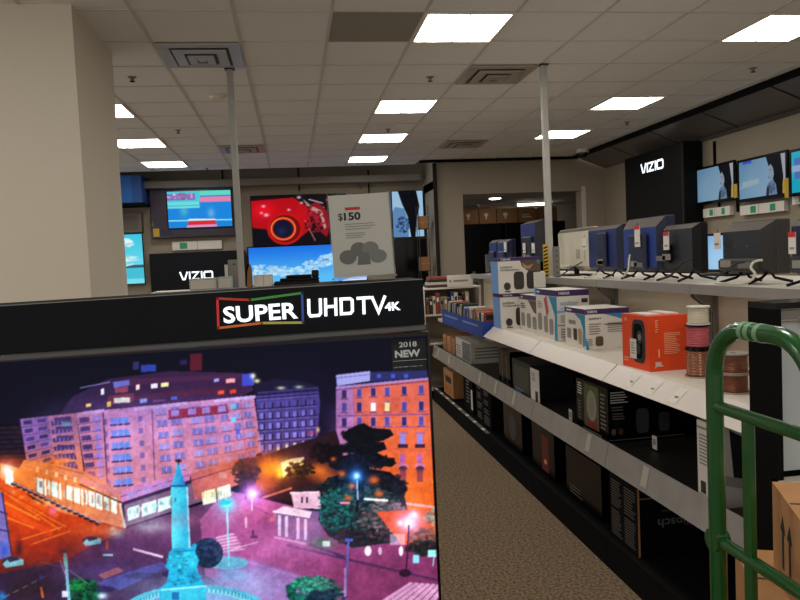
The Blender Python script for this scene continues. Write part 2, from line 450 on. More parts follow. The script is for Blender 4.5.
# ceiling lights
DIFF = mat('light_diffuser', (240, 238, 232), .5, emit=(255, 250, 241), es=LAMP)
def cell(i, j): return CX0+i*CW, CY0+j*CH
def place_light():
    r = empty('ceiling_light', (0, 0, ZC))
    m = MB(); t = .022
    m.box(.0, CW, 0, t, -.014, -.001, WHITE).box(0, CW, CH-t, CH, -.014, -.001, WHITE).box(0, t, t, CH-t, -.014, -.001, WHITE).box(CW-t, CW, t, CH-t, -.014, -.001, WHITE)
    m.build('frame', r)
    d = MB(); n = 8
    for side in (0, 1):          # two softly bowed lenses either side of the spine
        x0 = t+side*(CW/2-.004-t)+(.008 if side else 0); x1 = x0+CW/2-t-.006; vs = []; fs = []
        for k in range(n+1):
            q = k/n; x = x0+(x1-x0)*q; z = -.006-.006*math.sin(math.pi*q); vs += [(x, t, z), (x, CH-t, z)]
        fs = [(2*k, 2*k+1, 2*k+3, 2*k+2) for k in range(n)]; d.add(vs, fs, DIFF, True)
    d.build('diffuser', r)
    MB().box(CW/2-.005, CW/2+.005, t, CH-t, -.014, -.002, WHITE).build('spine', r)
    return r
L0 = place_light()
rows = {0: 'nearest the camera', 4: 'second from the camera', 7: 'third from the camera', 10: 'farthest from the camera'}
first = True
lights = [(3, r) for r in (0, 4, 7, 10, -4, -8)]+[(7, r) for r in (0, 4, 7, -4, -8)]+[(-2, r) for r in (0, 4, 7, 10, -4, -8)]+[(-7, r) for r in (-8, -4, 0, 4, 7)]
cname = {3: 'middle row', 7: 'row on the right', -2: 'row beside the column', -7: 'far left row'}
for (c, r) in lights:
    o = L0 if first else copy_tree(L0); first = False
    x, y = cell(c, r); o.location = (x, y, ZC)
    vis = rows.get(r, 'behind the camera')
    tag(o, 'square ceiling light in the %s, %s' % (cname[c], vis), 'ceiling light', 'square fluorescent ceiling lights')

# vents
def vent(i, j, label, glossy):
    x, y = cell(i, j); r = tag(empty('ceiling_vent', (x, y, ZC)), label, 'air vent', 'square ceiling vents')
    M1 = mat('vent_plastic', (186, 188, 196), .25, var=.1) if glossy else mat('vent_metal', (170, 162, 150), .4)
    MB().box(.02, CW-.02, .02, CH-.02, -.012, -.001, mat('vent_backing', (84, 82, 80), .6)).build('backing', r)
    fr = MB()
    for k, (e, z) in enumerate(((.01, -.02), (.115, -.035), (.21, -.05))):
        t = (.085, .075, .06)[k]
        a, b, c, d = e, CW-e, e, CH-e
        for (x0, x1, y0, y1) in ((a, b, c, c+t), (a, b, d-t*.35, d), (a, a+t, c+t, d-t*.35), (b-t, b, c+t, d-t*.35)):
            f = MB().rbox(x0, x1, y0, y1, z, z+.012, M1, .003)
            f.build('louvre', r)
    MB().rbox(.27, CW-.27, .27, CH-.27, -.05, -.02, M1, .01).build('centre_plate', r)
vent(0, 1, 'shiny plastic-covered square ceiling vent above the left pole', True)
vent(4, 2, 'square beige ceiling vent left of the right pole top', False)
vent(5, 8, 'small far ceiling vent above the stock room opening', False)
vent(0, 8, 'far ceiling vent behind the left pole, near the back ceiling edge', False)
x, y = cell(2, 0)
tag(MB().box(x+.012, x+CW-.012, y+.01, y+CH-.01, ZC-.008, ZC-.001, mat('return_grille', (150, 145, 134), .8, var=.06, scale=60)).build('ceiling_grille'), 'plain dark grey ceiling tile grille left of the nearest middle light', 'ceiling grille')
# sprinklers
sp = empty('sprinkler'); MB().lathe([(0, 0), (.035, 0), (.035, -.004), (.012, -.008), (.008, -.03), (.0, -.03)], GREY).build('escutcheon', sp)
MB().lathe([(.0, -.03), (.022, -.034), (.022, -.037), (0, -.037)], MATTE).box(-.014, -.011, -.003, .003, -.036, -.008, GREY).box(.011, .014, -.003, .003, -.036, -.008, GREY).build('deflector', sp)
SPK = [(132, 77, 'beside the column top, nearer one'), (178, 130, 'left of the left pole, farther one'), (430, 77, 'between the two poles, beyond the big light'), (388, 129, 'by the third middle light'), (753, 68, 'near the right soffit, nearer one'), (627, 122, 'near the right soffit, below the second right light'), (207, 168, 'at the back ceiling edge by the wall screens')]
for k, (u, v, s) in enumerate(SPK):
    o = sp if k == 0 else copy_tree(sp); p = at_z(u, v, ZC); o.location = (p[0], min(p[1], 12.0), ZC-.001)
    tag(o, 'small dark ceiling sprinkler head '+s, 'sprinkler', 'ceiling sprinkler heads')
p = at_z(217, 95, ZC)
r = tag(empty('smoke_detector', (p[0], p[1], ZC-.001)), 'round white smoke detector on the ceiling left of the left pole', 'smoke detector')
MB().lathe([(0, 0), (.085, 0), (.085, -.012), (.0, -.012)], WHITE).build('mounting_plate', r); MB().lathe([(.07, -.012), (.066, -.035), (.04, -.045), (0, -.046)], WHITE).build('sensor_cap', r)
p = at_z(581, 150, ZC)
r = tag(empty('dome_camera', (p[0], 10.9, ZC-.001)), 'small dome security camera on the ceiling at the back right corner', 'security camera')
MB().lathe([(0, 0), (.1, 0), (.1, -.05), (.08, -.055)], OFFW).build('housing', r); MB().lathe([(.08, -.055), (.075, -.09), (.05, -.12), (0, -.13)], BLKG).build('dome', r)
# poles
def pole(x, y, label):
    r = tag(empty('pole', (x, y, 0)), label, 'pole', 'square steel ceiling poles')
    m = mat('pole_steel', (176, 174, 168), .5, .1)
    MB().rbox(-.026, .026, -.026, .026, .0, ZC-.012, m, .006).build('shaft', r); MB().box(-.04, .04, -.04, .04, ZC-.012, ZC-.0065, DGREY).build('ceiling_plate', r)
pole(-.413, 6.03, 'grey square pole on the left, in front of the wall screens')
pole(2.186, 5.97, 'grey square pole on the right, rising among the shelf monitors')

# ------------------------------------------------------------------ the big television with the night city picture
def rot_root(name, x, y, th):
    r = empty(name, (x, y, 0)); r.rotation_euler = (0, th, 0); return r
TH = -.013; TX, TY = .412, 2.2
_t, _b = at_y(429.3, 335, 2.2), at_y(441.5, 600, 2.2)
TV_TH = -(_b[0]-_t[0])/(_t[2]-_b[2]); TV_X = _t[0]-TV_TH*_t[2]+.005
def tw(P):   # local to world for the tilted display
    c, s = math.cos(TV_TH), math.sin(TV_TH)
    return np.stack([TV_X+P[..., 0]*c+P[..., 2]*s, TY+P[..., 1], -P[..., 0]*s+P[..., 2]*c], -1)
WD = 1.68
st = tag(rot_root('display_stand', TX, TY, TH), 'black display stand with lit lettering header, holding the big night city television', 'display stand')
SB = mat('stand_black', (27, 29, 32), .75, var=.1, spec=.12)
MB().rbox(-WD, -.002, .03, .3, .03, .425, SB, .004).build('base', st)
MB().box(-WD+.02, -.02, .135, .16, .425, 1.375, SB).build('back_panel', st)
hd = MB().rbox(-WD-.01, -.002, -.03, .2, 1.383, 1.541, SB, .004).build('header', st)
MB().rbox(-WD-.01, -.0, -.045, -.03, 1.383, 1.402, mat('header_lip', (60, 60, 58), .2, coat=.5), .004).build('lower_lip', st)
MB().box(-WD-.01, -.002, -.032, -.0305, 1.5385, 1.541, GREY).build('top_edge', st)
# header lettering: positions read in the plane of the header face
FY = TY-.03
def hl(u, v):
    p = at_y(u, v, FY); c, s = math.cos(TH), math.sin(TH); dx, dz = p[0]-TX, p[2]
    return np.array([dx*c-dz*s, dx*s+dz*c])
def head_text(s, a, b, m, bold):   # a = lower left px, b = upper right px
    A, B = hl(*a), hl(*b); mb = MB(); put_text(mb, s, (A[0], -.0302, A[1]), (1, 0, 0), (0, 0, 1), B[0]-A[0], B[1]-A[1], m, bold, .003)
    o = mb.build('lettering', hd); o['label'] = 'glowing white lettering on the header'; return o
head_text('SUPER', (224, 323.5), (297, 302), GLOW, .022)
def hstroke(paths, wd=.0088):
    for P in paths:
        mb = MB(); strokes(mb, [[tuple(hl(*p)) for p in P]], ((0, -.0302, 0), (1, 0, 0), (0, 0, 1)), wd, .003, GLOW)
        o = mb.build('letter_stroke', ltr)
ltr = MB().box(hl(308, 318)[0], hl(352, 318)[0], -.0304, -.03, hl(308, 318)[1], hl(308, 317)[1], SB).build('lettering', hd); ltr['label'] = 'glowing white squared lettering on the header'
hstroke([[(308.6, 299), (309, 313.5), (310.6, 316), (319, 315.3), (320.6, 313), (320.2, 298.4)]])
hstroke([[(325.4, 298.2), (325.8, 316.2)], [(335.6, 297.7), (336, 315.7)], [(325.6, 306.8), (335.8, 306.2)]])
hstroke([[(341, 299.4), (341.3, 313.8), (350.5, 313.2), (352.4, 311), (352.1, 300.2), (350, 298.6), (339.4, 299.1)]])
hstroke([[(356.5, 298.4), (370.6, 297.5)], [(363.6, 298.4), (364, 314.2)]])
hstroke([[(371.6, 296.4), (378.6, 312.2), (385, 295.6)]])
head_text('4K', (385, 311), (400, 301.5), GLOW, .03)
seg = [((217.5, 298.5), (218.5, 328), (232, 52, 60)), ((218.5, 328), (262, 323), (226, 120, 50)), ((262, 323), (303, 322.5), (200, 190, 90)),
       ((217.5, 298.5), (250, 300), (200, 60, 40)), ((250, 300), (302, 293), (70, 160, 70)), ((302, 293), (303, 322.5), (60, 90, 190))]
for a, b, c in seg:
    A, B = hl(*a), hl(*b); m = mat('frame_glow_%d_%d_%d' % c, c, .5, emit=c, es=.06)
    d = (B-A)/np.linalg.norm(B-A)
    mb = MB(); strokes(mb, [[tuple(A-d*.003), tuple(B+d*.003)]], ((0, -.0302, 0), (1, 0, 0), (0, 0, 1)), .007, .002, m)
    mb.build('colour_frame', hd)
def zr(v): return hl(400, v)[1]
tv = tag(rot_root('television', TV_X, TY, TV_TH), 'very large television in the left foreground showing a night city square with an obelisk', 'television')
MB().rbox(-WD, -.005, .012, .06, .43, 1.376, BLKG, .006).build('housing', tv)
mb = MB(); bz = .012
mb.box(-WD, -.005, .0, .012, 1.364, 1.376, BLKG).box(-WD, -.005, .0, .012, .43, .45, BLKG).box(-WD, -WD+bz, .0, .012, .45, 1.364, BLKG).box(-.013, -.005, .0, .012, .45, 1.364, BLKG)
mb.build('bezel', tv)
MB().rbox(-1.2, -.45, .06, .13, .5, 1.1, MATTE, .02).build('rear_cover', tv)
MB().box(-1.1, -.6, .04, .25, .4255, .43, MATTE).build('foot', tv)
# picture, laid out over the screen area
C = Canvas(-130, 325, 445, 625, 2)
C.a[:] = (9, 10, 24); C.poly([(-130, 325), (445, 325), (445, 400), (-130, 430)], (13, 13, 32)); C.glow(330, 420, 70, (12, 8, 30), .8)
C.glow(20, 400, 60, (12, 11, 30), .6)
# far left dark city with orange haze
C.poly([(-130, 430), (20, 426), (50, 470), (30, 480), (-130, 480)], (26, 16, 30))
for k in range(9): C.line(-100+k*3, 432+k*4.5, 26+k, 427+k*4.7, .8, (70, 44, 76), .6)
C.glow(5, 463, 20, (190, 50, 14), .75, 7); C.glow(-40, 470, 40, (150, 36, 14), .6, 12)
# carriageway on the left, orange
C.poly([(-130, 470), (0, 470), (34, 500), (106, 524), (132, 530), (60, 566), (-130, 600)], (224, 62, 6), 1, (120, 30, 22), (20, 505, 30, 580))
for (a, b, c, d, w_) in ((0, 490, 60, 530, 1.2), (0, 500, 40, 520, 2.2), (10, 496, 66, 527, 1.), (0, 515, 34, 528, 1.4), (20, 540, 62, 527, 1.2), (30, 545, 70, 531, 1.2), (34, 517, 44, 512, 1.)): C.line(a, b, c, d, w_, (255, 128, 28), .8)
C.line(0, 484, 58, 516, 5, (255, 96, 10), .5); C.line(0, 506, 52, 534, 6, (255, 74, 8), .5); C.line(-10, 530, 60, 556, 4, (190, 40, 10), .5)
# lower roadway: purple blue
C.poly([(-130, 600), (60, 562), (132, 526), (240, 492), (445, 560), (445, 625), (-130, 625)], (84, 44, 88), 1, (50, 34, 70), (160, 520, 20, 600))
C.poly([(225, 490), (330, 515), (445, 530), (445, 625), (290, 625), (205, 575), (200, 520)], (158, 70, 132), 1, (120, 44, 92), (240, 520, 400, 600))
C.glow(150, 533, 40, (112, 58, 110), .7, 14); C.glow(95, 530, 22, (228, 96, 42), .55, 7); C.glow(250, 510, 30, (210, 90, 120), .5, 12)
C.glow(90, 570, 50, (76, 56, 120), .6, 10); C.poly([(95, 583), (160, 562), (172, 566), (120, 590)], (74, 84, 190), .55); C.poly([(98, 575), (118, 567), (124, 571), (104, 579)], (214, 108, 90), .5)
C.glow(30, 590, 30, (52, 34, 44), .8, 18)
for k in range(6): C.line(-5+k*9, 602-k*4.6, 1+k*9, 599-k*4.6, 1., (150, 120, 140), .7)
C.line(133, 549, 163, 557, 2.2, (226, 190, 226)); C.line(60, 560, 66, 576, 1.2, (190, 160, 220), .6); C.ell(145, 576, 20, 3.5, (52, 34, 70), .5)
# crosswalk centre
for k in range(6): C.poly([(217+k*0-1, 537+k*3), (232+k*2, 533+k*3), (236+k*2, 534.5+k*3), (216, 539+k*3)], (228, 186, 228), .75)
C.line(230, 550, 258, 542, 1.2, (240, 200, 240), .8)
# left building block (three wings and corner)
P1, P2 = (150, 96, 152), (214, 116, 60)
C.facade([(20, 419), (48, 416), (54, 462), (28, 470)], 6, 2, (126, 86, 156), (58, 44, 108), .6, .45, (224, 104, 40), (30, 440, 34, 474), (70, 50, 100), .3, 3)
C.facade([(48, 416), (76, 413), (84, 473), (55, 468)], 6, 1, (178, 110, 142), (64, 48, 108), .6, .45, (222, 106, 62), (60, 430, 66, 476), None, .3, 4)
for k in range(6): C.poly([(50.5+k*.9, 421.5+k*8.4), (71+k*.9, 418.5+k*8.6), (72+k*.9, 423+k*8.6), (51.5+k*.9, 426+k*8.4)], (66, 44, 104)); [C.line(54+q*4+k*.9, 421+k*8.5, 54.3+q*4+k*.9, 425+k*8.5, .9, (148, 112, 176)) for q in range(5)]
C.rect(62, 422, 70, 426, (70, 190, 210), .8)
C.poly([(76, 413), (103, 409), (108, 484), (86, 476)], (194, 120, 162), 1, (206, 110, 120), (90, 420, 96, 480))
for k in range(7):
    C.poly([(79+k*1.1, 418+k*9), (89+k*1., 416.6+k*9.1), (89.6+k*1., 421.6+k*9.1), (79.6+k*1.1, 423+k*9)], (70, 50, 112)); C.poly([(93+k*.8, 416+k*9.2), (100+k*.7, 415+k*9.3), (100.6+k*.7, 422+k*9.3), (93.6+k*.8, 423+k*9.2)], (146, 118, 220)); C.line(78+k, 424.5+k*9, 100+k*.8, 421+k*9.2, .8, (80, 48, 100), .8)
C.poly([(103, 409.5), (240, 396), (254, 398), (262, 452), (232, 463), (122, 497), (107, 486)], (196, 128, 186), 1, (196, 112, 130), (140, 420, 165, 490))
C.glow(215, 440, 26, (168, 104, 176), .5, 22); C.line(103, 410, 107.5, 486, 1.3, (62, 36, 84))
for k in range(6):      # blue bow windows of the corner bay
    y = 417+k*12.2; x = 110+k*.7
    C.poly([(x, y+1.4), (x+18, y-.3), (x+19, y+6.4), (x+1, y+8)], (112, 122, 232), 1, (84, 130, 240), (x, y, x+18, y)); C.line(x, y+8.4, x+20, y+6.8, 1.6, (52, 30, 88)); C.line(x+7, y, x+7.5, y+8, .7, (180, 140, 210)); C.line(x+13, y, x+13.5, y+8, .7, (180, 140, 210))
    C.rect(x-6, y+2, x-3, y+8, (96, 74, 150), .8); C.rect(x+28, y-1, x+32.5, y+4.5, (96, 84, 170), .8)
C.line(152, 408, 155, 488, 1.2, (96, 56, 120), .8)
for r in range(6):       # right flank windows
    for q, dx in enumerate((156, 170, 190, 203, 220, 232, 243)):
        y = 409+r*11.6-q*1.15+(dx-150)*.0-r*q*.28; x = dx+r*1.1
        big = q in (0, 1, 2, 3)
        cc = (108, 104, 196) if (r+q) % 3 else (140, 130, 214)
        if y < 474-q*1: C.poly([(x, y), (x+(10 if big else 7), y-1), (x+(10.4 if big else 7.4), y+4.8), (x+.4, y+5.8)], cc); C.line(x-.5, y+6.6, x+11, y+5.3, .9, (104, 52, 96), .75); C.line(x+(5 if big else 3.5), y, x+(5.2 if big else 3.7), y+5, .8, (206, 150, 190), .9)
C.poly([(168, 410), (227, 404.5), (228, 411.5), (169, 418)], (150, 30, 52)); [C.poly([(x, 410.5-(x-170)*.09), (x+8, 409.8-(x-170)*.09), (x+8, 415.6-(x-170)*.09), (x, 416.4-(x-170)*.09)], (150, 124, 214)) for x in (171, 188, 202, 218)]
C.line(168, 419, 229, 412.3, 1.5, (90, 30, 70)); C.line(240, 396, 246, 456, 1., (120, 70, 140), .6); C.rect(231, 404, 236, 409, (100, 210, 250)); C.rect(231, 417, 236, 422, (90, 190, 250)); C.rect(236, 429, 240, 434, (70, 80, 210))
# roofs
C.poly([(60, 414), (72, 397), (108, 379), (170, 371), (244, 373), (254, 390), (240, 397), (104, 410)], (46, 28, 66), 1, (60, 30, 70), (80, 400, 220, 380))
C.poly([(122, 379), (240, 374), (242, 378), (122, 386)], (74, 36, 74), .8); C.poly([(130, 396), (236, 386), (236, 391), (130, 401)], (78, 30, 56), .8)
C.poly([(113, 382), (129, 380), (130, 385), (114, 388)], (92, 96, 190)); C.poly([(115, 388), (128, 386), (128, 392), (115, 393)], (134, 60, 80)); C.poly([(108, 396), (134, 393), (134, 402), (108, 405)], (120, 46, 60), .8)
for (x, y, w_, h_, c) in ((101, 389, 3, 6, (236, 232, 255)), (136, 385, 3.5, 5, (255, 210, 200)), (151, 384, 6.5, 4.5, (236, 226, 250)), (161, 383, 7.5, 4, (240, 236, 150)), (86, 404, 5, 3, (250, 200, 80)), (107, 402, 4, 5, (255, 206, 60)), (114, 398, 16, 5, (206, 214, 190)), (226, 379, 9, 4, (255, 150, 160)), (218, 391, 6, 3.5, (255, 74, 40)), (230, 390, 6, 3.5, (255, 60, 34)), (214, 379, 5, 3, (140, 150, 250)), (140, 399, 7, 4, (120, 150, 250)), (153, 400, 12, 2, (100, 60, 120)), (171, 397, 6, 3, (60, 100, 240)), (141, 365, 15, 7, (40, 58, 160)), (133, 362, 6, 8, (50, 40, 100)), (190, 354, 12, 17, (88, 24, 42)), (180, 360, 7, 5, (40, 30, 80)), (242, 374, 12, 12, (58, 66, 200))):
    C.poly([(x, y), (x+w_, y-.6), (x+w_, y+h_-.6), (x, y+h_)], c)
C.line(84, 413, 104, 410.6, 3, (188, 150, 220)); C.line(134, 409, 187, 403.3, 3.2, (206, 166, 226)); C.line(214, 401, 256, 396.6, 3, (196, 160, 232)); C.line(80, 388, 110, 382, 1, (150, 150, 230), .7)
C.glow(253, 376, 2.6, (240, 250, 210), .9); C.glow(257, 381, 3, (255, 246, 180), .9, 2)
# ornate purple building
C.poly([(255, 394), (262, 389), (318, 386), (320, 402), (318, 436), (306, 452), (262, 456)], (74, 62, 146), 1, (62, 46, 112), (280, 392, 290, 450))
C.poly([(255, 384), (275, 379), (300, 381), (318, 386), (318, 391), (255, 396)], (26, 22, 52)); C.line(258, 393, 318, 388, 2, (60, 52, 120))
for r in range(5):
    yy = 402+r*10.6; C.line(256+r*.5, yy-3.2, 318, yy-8, 1.2, (40, 26, 74)); C.line(256+r*.5, yy-1.8, 318, yy-6.6, .9, (130, 108, 178), .8)
    for q in range(7): x = 260+q*8.3; C.rect(x, yy+.6-q*.6, x+3.4, yy+6.2-q*.6, (122, 114, 212) if r else (84, 80, 170)); C.rect(x+3.6, yy+1-q*.6, x+5, yy+6-q*.6, (36, 26, 74)); C.line(x+6.4, yy-q*.6, x+6.4, yy+8-q*.6, .8, (140, 104, 168), .6)
for x, y in ((277, 451), (285.5, 449), (293.5, 447), (302, 445)): C.rect(x, y-4, x+2.4, y+3.5, (255, 212, 130))
C.glow(281, 388, 4, (255, 246, 190), .9, 1.4); C.glow(299, 387, 4, (220, 255, 190), .9, 1.4); C.glow(318, 430, 1.6, (255, 190, 110), .9, 2.6); C.glow(311, 433, 4, (170, 50, 60), .7, 2)
C.poly([(24, 460), (56, 464), (84, 471), (107, 483), (122, 497), (122, 505), (60, 489), (18, 470)], (230, 120, 56), 1, (186, 104, 110), (30, 470, 115, 500)); C.line(54, 466, 84, 474, 1.2, (110, 44, 40), .8); C.line(26, 466, 110, 489, .9, (140, 60, 40), .7)
# shop fronts along the street
C.poly([(0, 463), (35, 472), (84, 482), (120, 500), (124, 528), (60, 512), (0, 478)], (236, 110, 34), 1, (220, 120, 90), (20, 470, 120, 510))
for k in range(5): C.rect(36+k*9.4, 467+k*2.6, 39+k*9.4, 472+k*2.6, (255, 206, 150), .9)
for (x0, x1) in ((5, 13), (35, 46), (48, 61), (66, 83), (85, 102), (104, 117)):
    f = lambda x: 469+(x-5)*.262; C.poly([(x0, f(x0)), (x1, f(x1)), (x1+.6, f(x1)+16), (x0+.6, f(x0)+14)], (186, 232, 226), 1, (246, 250, 232), (x0, 0, x1, 0))
C.glow(7, 471, 5, (200, 236, 255), .9, 6); C.glow(58, 462, 10, (255, 118, 24), .7, 5); C.glow(92, 488, 3, (255, 190, 90), .9, 2)
C.line(80, 479, 121, 496, 5, (196, 112, 118)); C.line(79, 484, 122, 503, 1.8, (70, 36, 54)); C.poly([(121, 491), (190, 470), (190, 480), (122, 503)], (186, 112, 176)); C.line(122, 504, 192, 481, 3.4, (54, 32, 74)); C.line(120, 497, 236, 460, 1, (100, 60, 120), .8)
for q in range(4): C.poly([(127+q*15, 494-q*4.6), (138+q*15, 490.6-q*4.6), (138.4+q*15, 495-q*4.6), (127.4+q*15, 498.6-q*4.6)], (140, 120, 206), .8)
C.poly([(124, 505), (192, 483), (206, 500), (140, 522), (125, 527)], (120, 84, 120))
for x0, x1 in ((128, 139), (142, 156), (158, 172)): f = lambda x: 508-(x-128)*.29; C.poly([(x0, f(x0)), (x1, f(x1)), (x1, f(x1)+12), (x0, f(x0)+13)], (196, 246, 238))
C.poly([(190, 474), (240, 458), (240, 484), (195, 500)], (186, 92, 104), 1, (206, 92, 66), (192, 470, 236, 500)); C.line(190, 481, 238, 466, 1.2, (90, 40, 70), .8); C.poly([(202, 492), (215, 488.6), (216, 502), (203, 505)], (255, 244, 190)); C.poly([(217, 488), (230, 484), (231, 496), (218, 500)], (252, 240, 210)); C.rect(219, 472, 227, 478, (190, 120, 120))
C.glow(152, 527, 20, (196, 210, 214), .45, 6); C.glow(116, 533, 8, (190, 200, 200), .6, 5); C.line(120, 503, 125, 528, 2, (240, 236, 220), .7)
# parked cars row
for k in range(16): t = k/15; C.ell(14+t*84, 484+t*39+(0 if k < 8 else .5), 3.4, 1.9, (42, 26, 46)); C.line(12+t*84, 482.4+t*39, 17+t*84, 484+t*39, .9, (210, 170, 190), .9)
C.glow(53, 511, 3.4, (255, 90, 170), .9, 4)
# people / bikes, cars
for (x, y, s_) in ((92, 541, 1.), (13, 562, 1.15)): C.ell(x, y, 9.6*s_, 4.8*s_, (60, 40, 60)); C.poly([(x-9*s_, y+2), (x-5*s_, y-2*s_), (x+4*s_, y-4*s_), (x+9*s_, y-2*s_), (x+9*s_, y+2.5*s_), (x-6*s_, y+5*s_)], (130, 214, 226)); C.poly([(x-5*s_, y-2*s_), (x+4*s_, y-4.2*s_), (x+6*s_, y-2*s_), (x-3*s_, y+.4*s_)], (40, 52, 76))
C.ell(108, 555, 6, 2.6, (50, 40, 70)); C.line(103, 555, 113, 555, 1.6, (140, 210, 230)); C.ell(107, 545, 1.6, 5, (206, 70, 30)); C.glow(19, 548, 3.4, (60, 26, 40), .8, 9)
C.poly([(-40, 480), (2, 492), (9, 530), (12, 556), (-40, 570)], (112, 100, 178)); C.line(2, 492, 12, 556, 1.6, (50, 36, 74)); C.line(-6, 510, 8, 514, 1.4, (54, 40, 84)); C.line(-6, 528, 10, 532, 1.4, (54, 40, 84)); C.glow(4, 550, 4, (40, 90, 230), .8, 8)
# orange building on the right
C.poly([(336, 387), (353, 385), (356, 490), (336, 486)], (158, 110, 178), 1, (190, 96, 120), (340, 390, 344, 480))
C.poly([(353, 385), (425, 378), (436, 380), (445, 545), (356, 500)], (216, 90, 70), 1, (255, 96, 26), (390, 400, 396, 500))
C.glow(343, 430, 16, (150, 98, 172), .4, 26)
C.poly([(336, 375), (370, 371), (370, 381), (337, 386)], (150, 150, 226)); C.line(337, 378, 369, 374.5, .8, (90, 90, 180)); C.poly([(370, 372), (427, 370), (428, 377), (370, 382)], (42, 44, 100)); [C.rect(x, 374, x+4, 378, (60, 80, 190)) for x in (377, 391, 404)]
C.line(336, 387.5, 428, 378.6, 2.2, (150, 118, 190)); C.line(336, 390, 428, 381, .9, (80, 40, 80))
for (yr, h_) in ((390, 8), (403, 9), (418, 8.5)):
    for k, x in enumerate((342, 357, 371, 385, 402, 419)):
        y = yr-k*.9*(1 if yr < 400 else .3); C.rect(x-1, y-1, x+5.6, y+h_+1, (170, 104, 150), .8); C.rect(x, y, x+4.4, y+h_, (74, 66, 150) if (k+int(yr)) % 2 else (46, 40, 100)); C.line(x-1.4, y+h_+1, x+6, y+h_+.8, 1, (100, 50, 90))
C.rect(371, 403, 375.4, 411, (255, 250, 210)); C.rect(385, 402.5, 389.4, 411, (255, 226, 130))
C.line(336, 416, 430, 414, 1.4, (110, 66, 140), .9); C.line(336, 427, 432, 427, 1.4, (120, 70, 140), .9); C.line(353, 386, 355, 440, .8, (150, 80, 130))
for k, x in enumerate((400, 417)): C.rect(x-1.6, 432, x+8, 434, (150, 90, 130)); C.rect(x, 434, x+5.6, 445, (130, 120, 216)); C.rect(x-2, 444, x+8, 448, (60, 30, 60)); C.rect(x, 454, x+5, 463, (160, 80, 170)); C.ell(x+3, 466, 5.5, 2.6, (200, 110, 150)); C.ell(x+3, 468.5, 4, 2.6, (80, 40, 80)); C.rect(x, 469, x+6, 482, (110, 54, 80), .8); C.rect(x+1, 490, x+3, 498, (150, 60, 40))
C.line(392, 449, 440, 451, 1, (180, 70, 80), .6); C.glow(436, 481, 3, (255, 190, 60), .9)
C.poly([(392, 484), (445, 490), (445, 516), (388, 512)], (236, 92, 24)); C.line(386, 501, 440, 508, 2.4, (200, 170, 190), .7)
# middle orange haze and background park
C.poly([(262, 456), (320, 436), (336, 430), (356, 500), (300, 504), (240, 490)], (40, 20, 30)); C.glow(270, 468, 14, (255, 124, 16), .95, 12); C.glow(262, 484, 13, (214, 84, 26), .8, 9); C.glow(288, 466, 10, (255, 214, 110), .8, 7); C.glow(318, 470, 12, (236, 110, 24), .85, 7); C.glow(328, 478, 14, (214, 92, 24), .6, 6)
C.poly([(281, 463), (290, 459), (304, 457), (304, 464), (292, 468), (283, 478)], (255, 232, 160)); C.glow(280, 473, 3.2, (255, 230, 60), .9, 5); C.leaf(300, 470, 14, 9, (30, 22, 16), 60, 2.4, 11, .4); C.leaf(325, 452, 14, 10, (14, 10, 14), 60, 3, 12, .3)
C.leaf(246, 473, 13, 14, (40, 34, 44), 170, 2.6, 5, .35); C.rect(245, 486, 247, 500, (30, 20, 30))
# street right of the obelisk: pink with tracks
C.line(262, 498, 292, 488, 2, (230, 110, 90), .7); C.line(252, 506, 340, 548, 1.1, (96, 44, 86), .6); C.line(270, 520, 290, 508, 4, (226, 124, 96), .5)
C.line(286, 545, 445, 582, 2.4, (60, 36, 80), .8); C.line(300, 541, 345, 557, 2.6, (58, 44, 96)); C.line(230, 556, 345, 592, 1, (220, 170, 216), .6)
C.poly([(225, 551), (330, 585), (300, 625), (200, 625)], (142, 110, 196), .55)
# little classical building
C.poly([(276, 514), (293, 508), (324, 512), (322, 540), (306, 545), (277, 534)], (108, 76, 128)); C.poly([(291, 492), (300, 489), (320, 491), (321, 509), (294, 508)], (214, 160, 190)); C.poly([(290, 492), (306, 486), (328, 487), (322, 492)], (42, 26, 44)); C.line(290, 493, 319, 492, 1.6, (240, 196, 214)); C.poly([(273, 512), (284, 506), (312, 512), (309, 518)], (232, 186, 214)); C.line(273, 511.5, 310, 517, 2, (244, 206, 226))
for x, y in ((278, 515), (285, 516), (296.5, 518), (304, 519)): C.rect(x, y, x+2.8, y+21, (214, 190, 236))
C.line(274, 537, 306, 544, 2.2, (220, 170, 214), .8); C.rect(301, 497, 303, 503, (70, 40, 70)); C.rect(306, 497, 308, 503, (70, 40, 70))
C.glow(322, 543, 12, (24, 120, 60), .9, 5); C.rect(322.5, 541, 330, 546.5, (190, 244, 220))
# big conifer
for P_ in ([(357, 425), (364, 423), (372, 428), (390, 429), (394, 435), (384, 440), (370, 444), (352, 446), (346, 441), (344, 432)], [(352, 444), (384, 442), (387, 449), (376, 453), (360, 452), (342, 452), (336, 447)], [(342, 456), (372, 450), (396, 462), (392, 467), (372, 466), (358, 470), (336, 470), (328, 466)], [(358, 440), (368, 440), (372, 520), (354, 520)], [(330, 478), (356, 466), (390, 472), (407, 486), (404, 498), (380, 494), (352, 500), (326, 492)]): C.poly(P_, (13, 14, 24))
C.leaf(366, 434, 24, 7, (14, 14, 24), 80, 3, 20, .4); C.leaf(356, 449, 22, 5, (14, 14, 24), 70, 2.6, 21, .4); C.leaf(362, 462, 34, 7, (16, 18, 28), 110, 3, 22, .4); C.leaf(346, 488, 26, 12, (18, 34, 42), 130, 3, 26, .45); C.leaf(384, 486, 24, 12, (24, 26, 40), 110, 3, 27, .4)
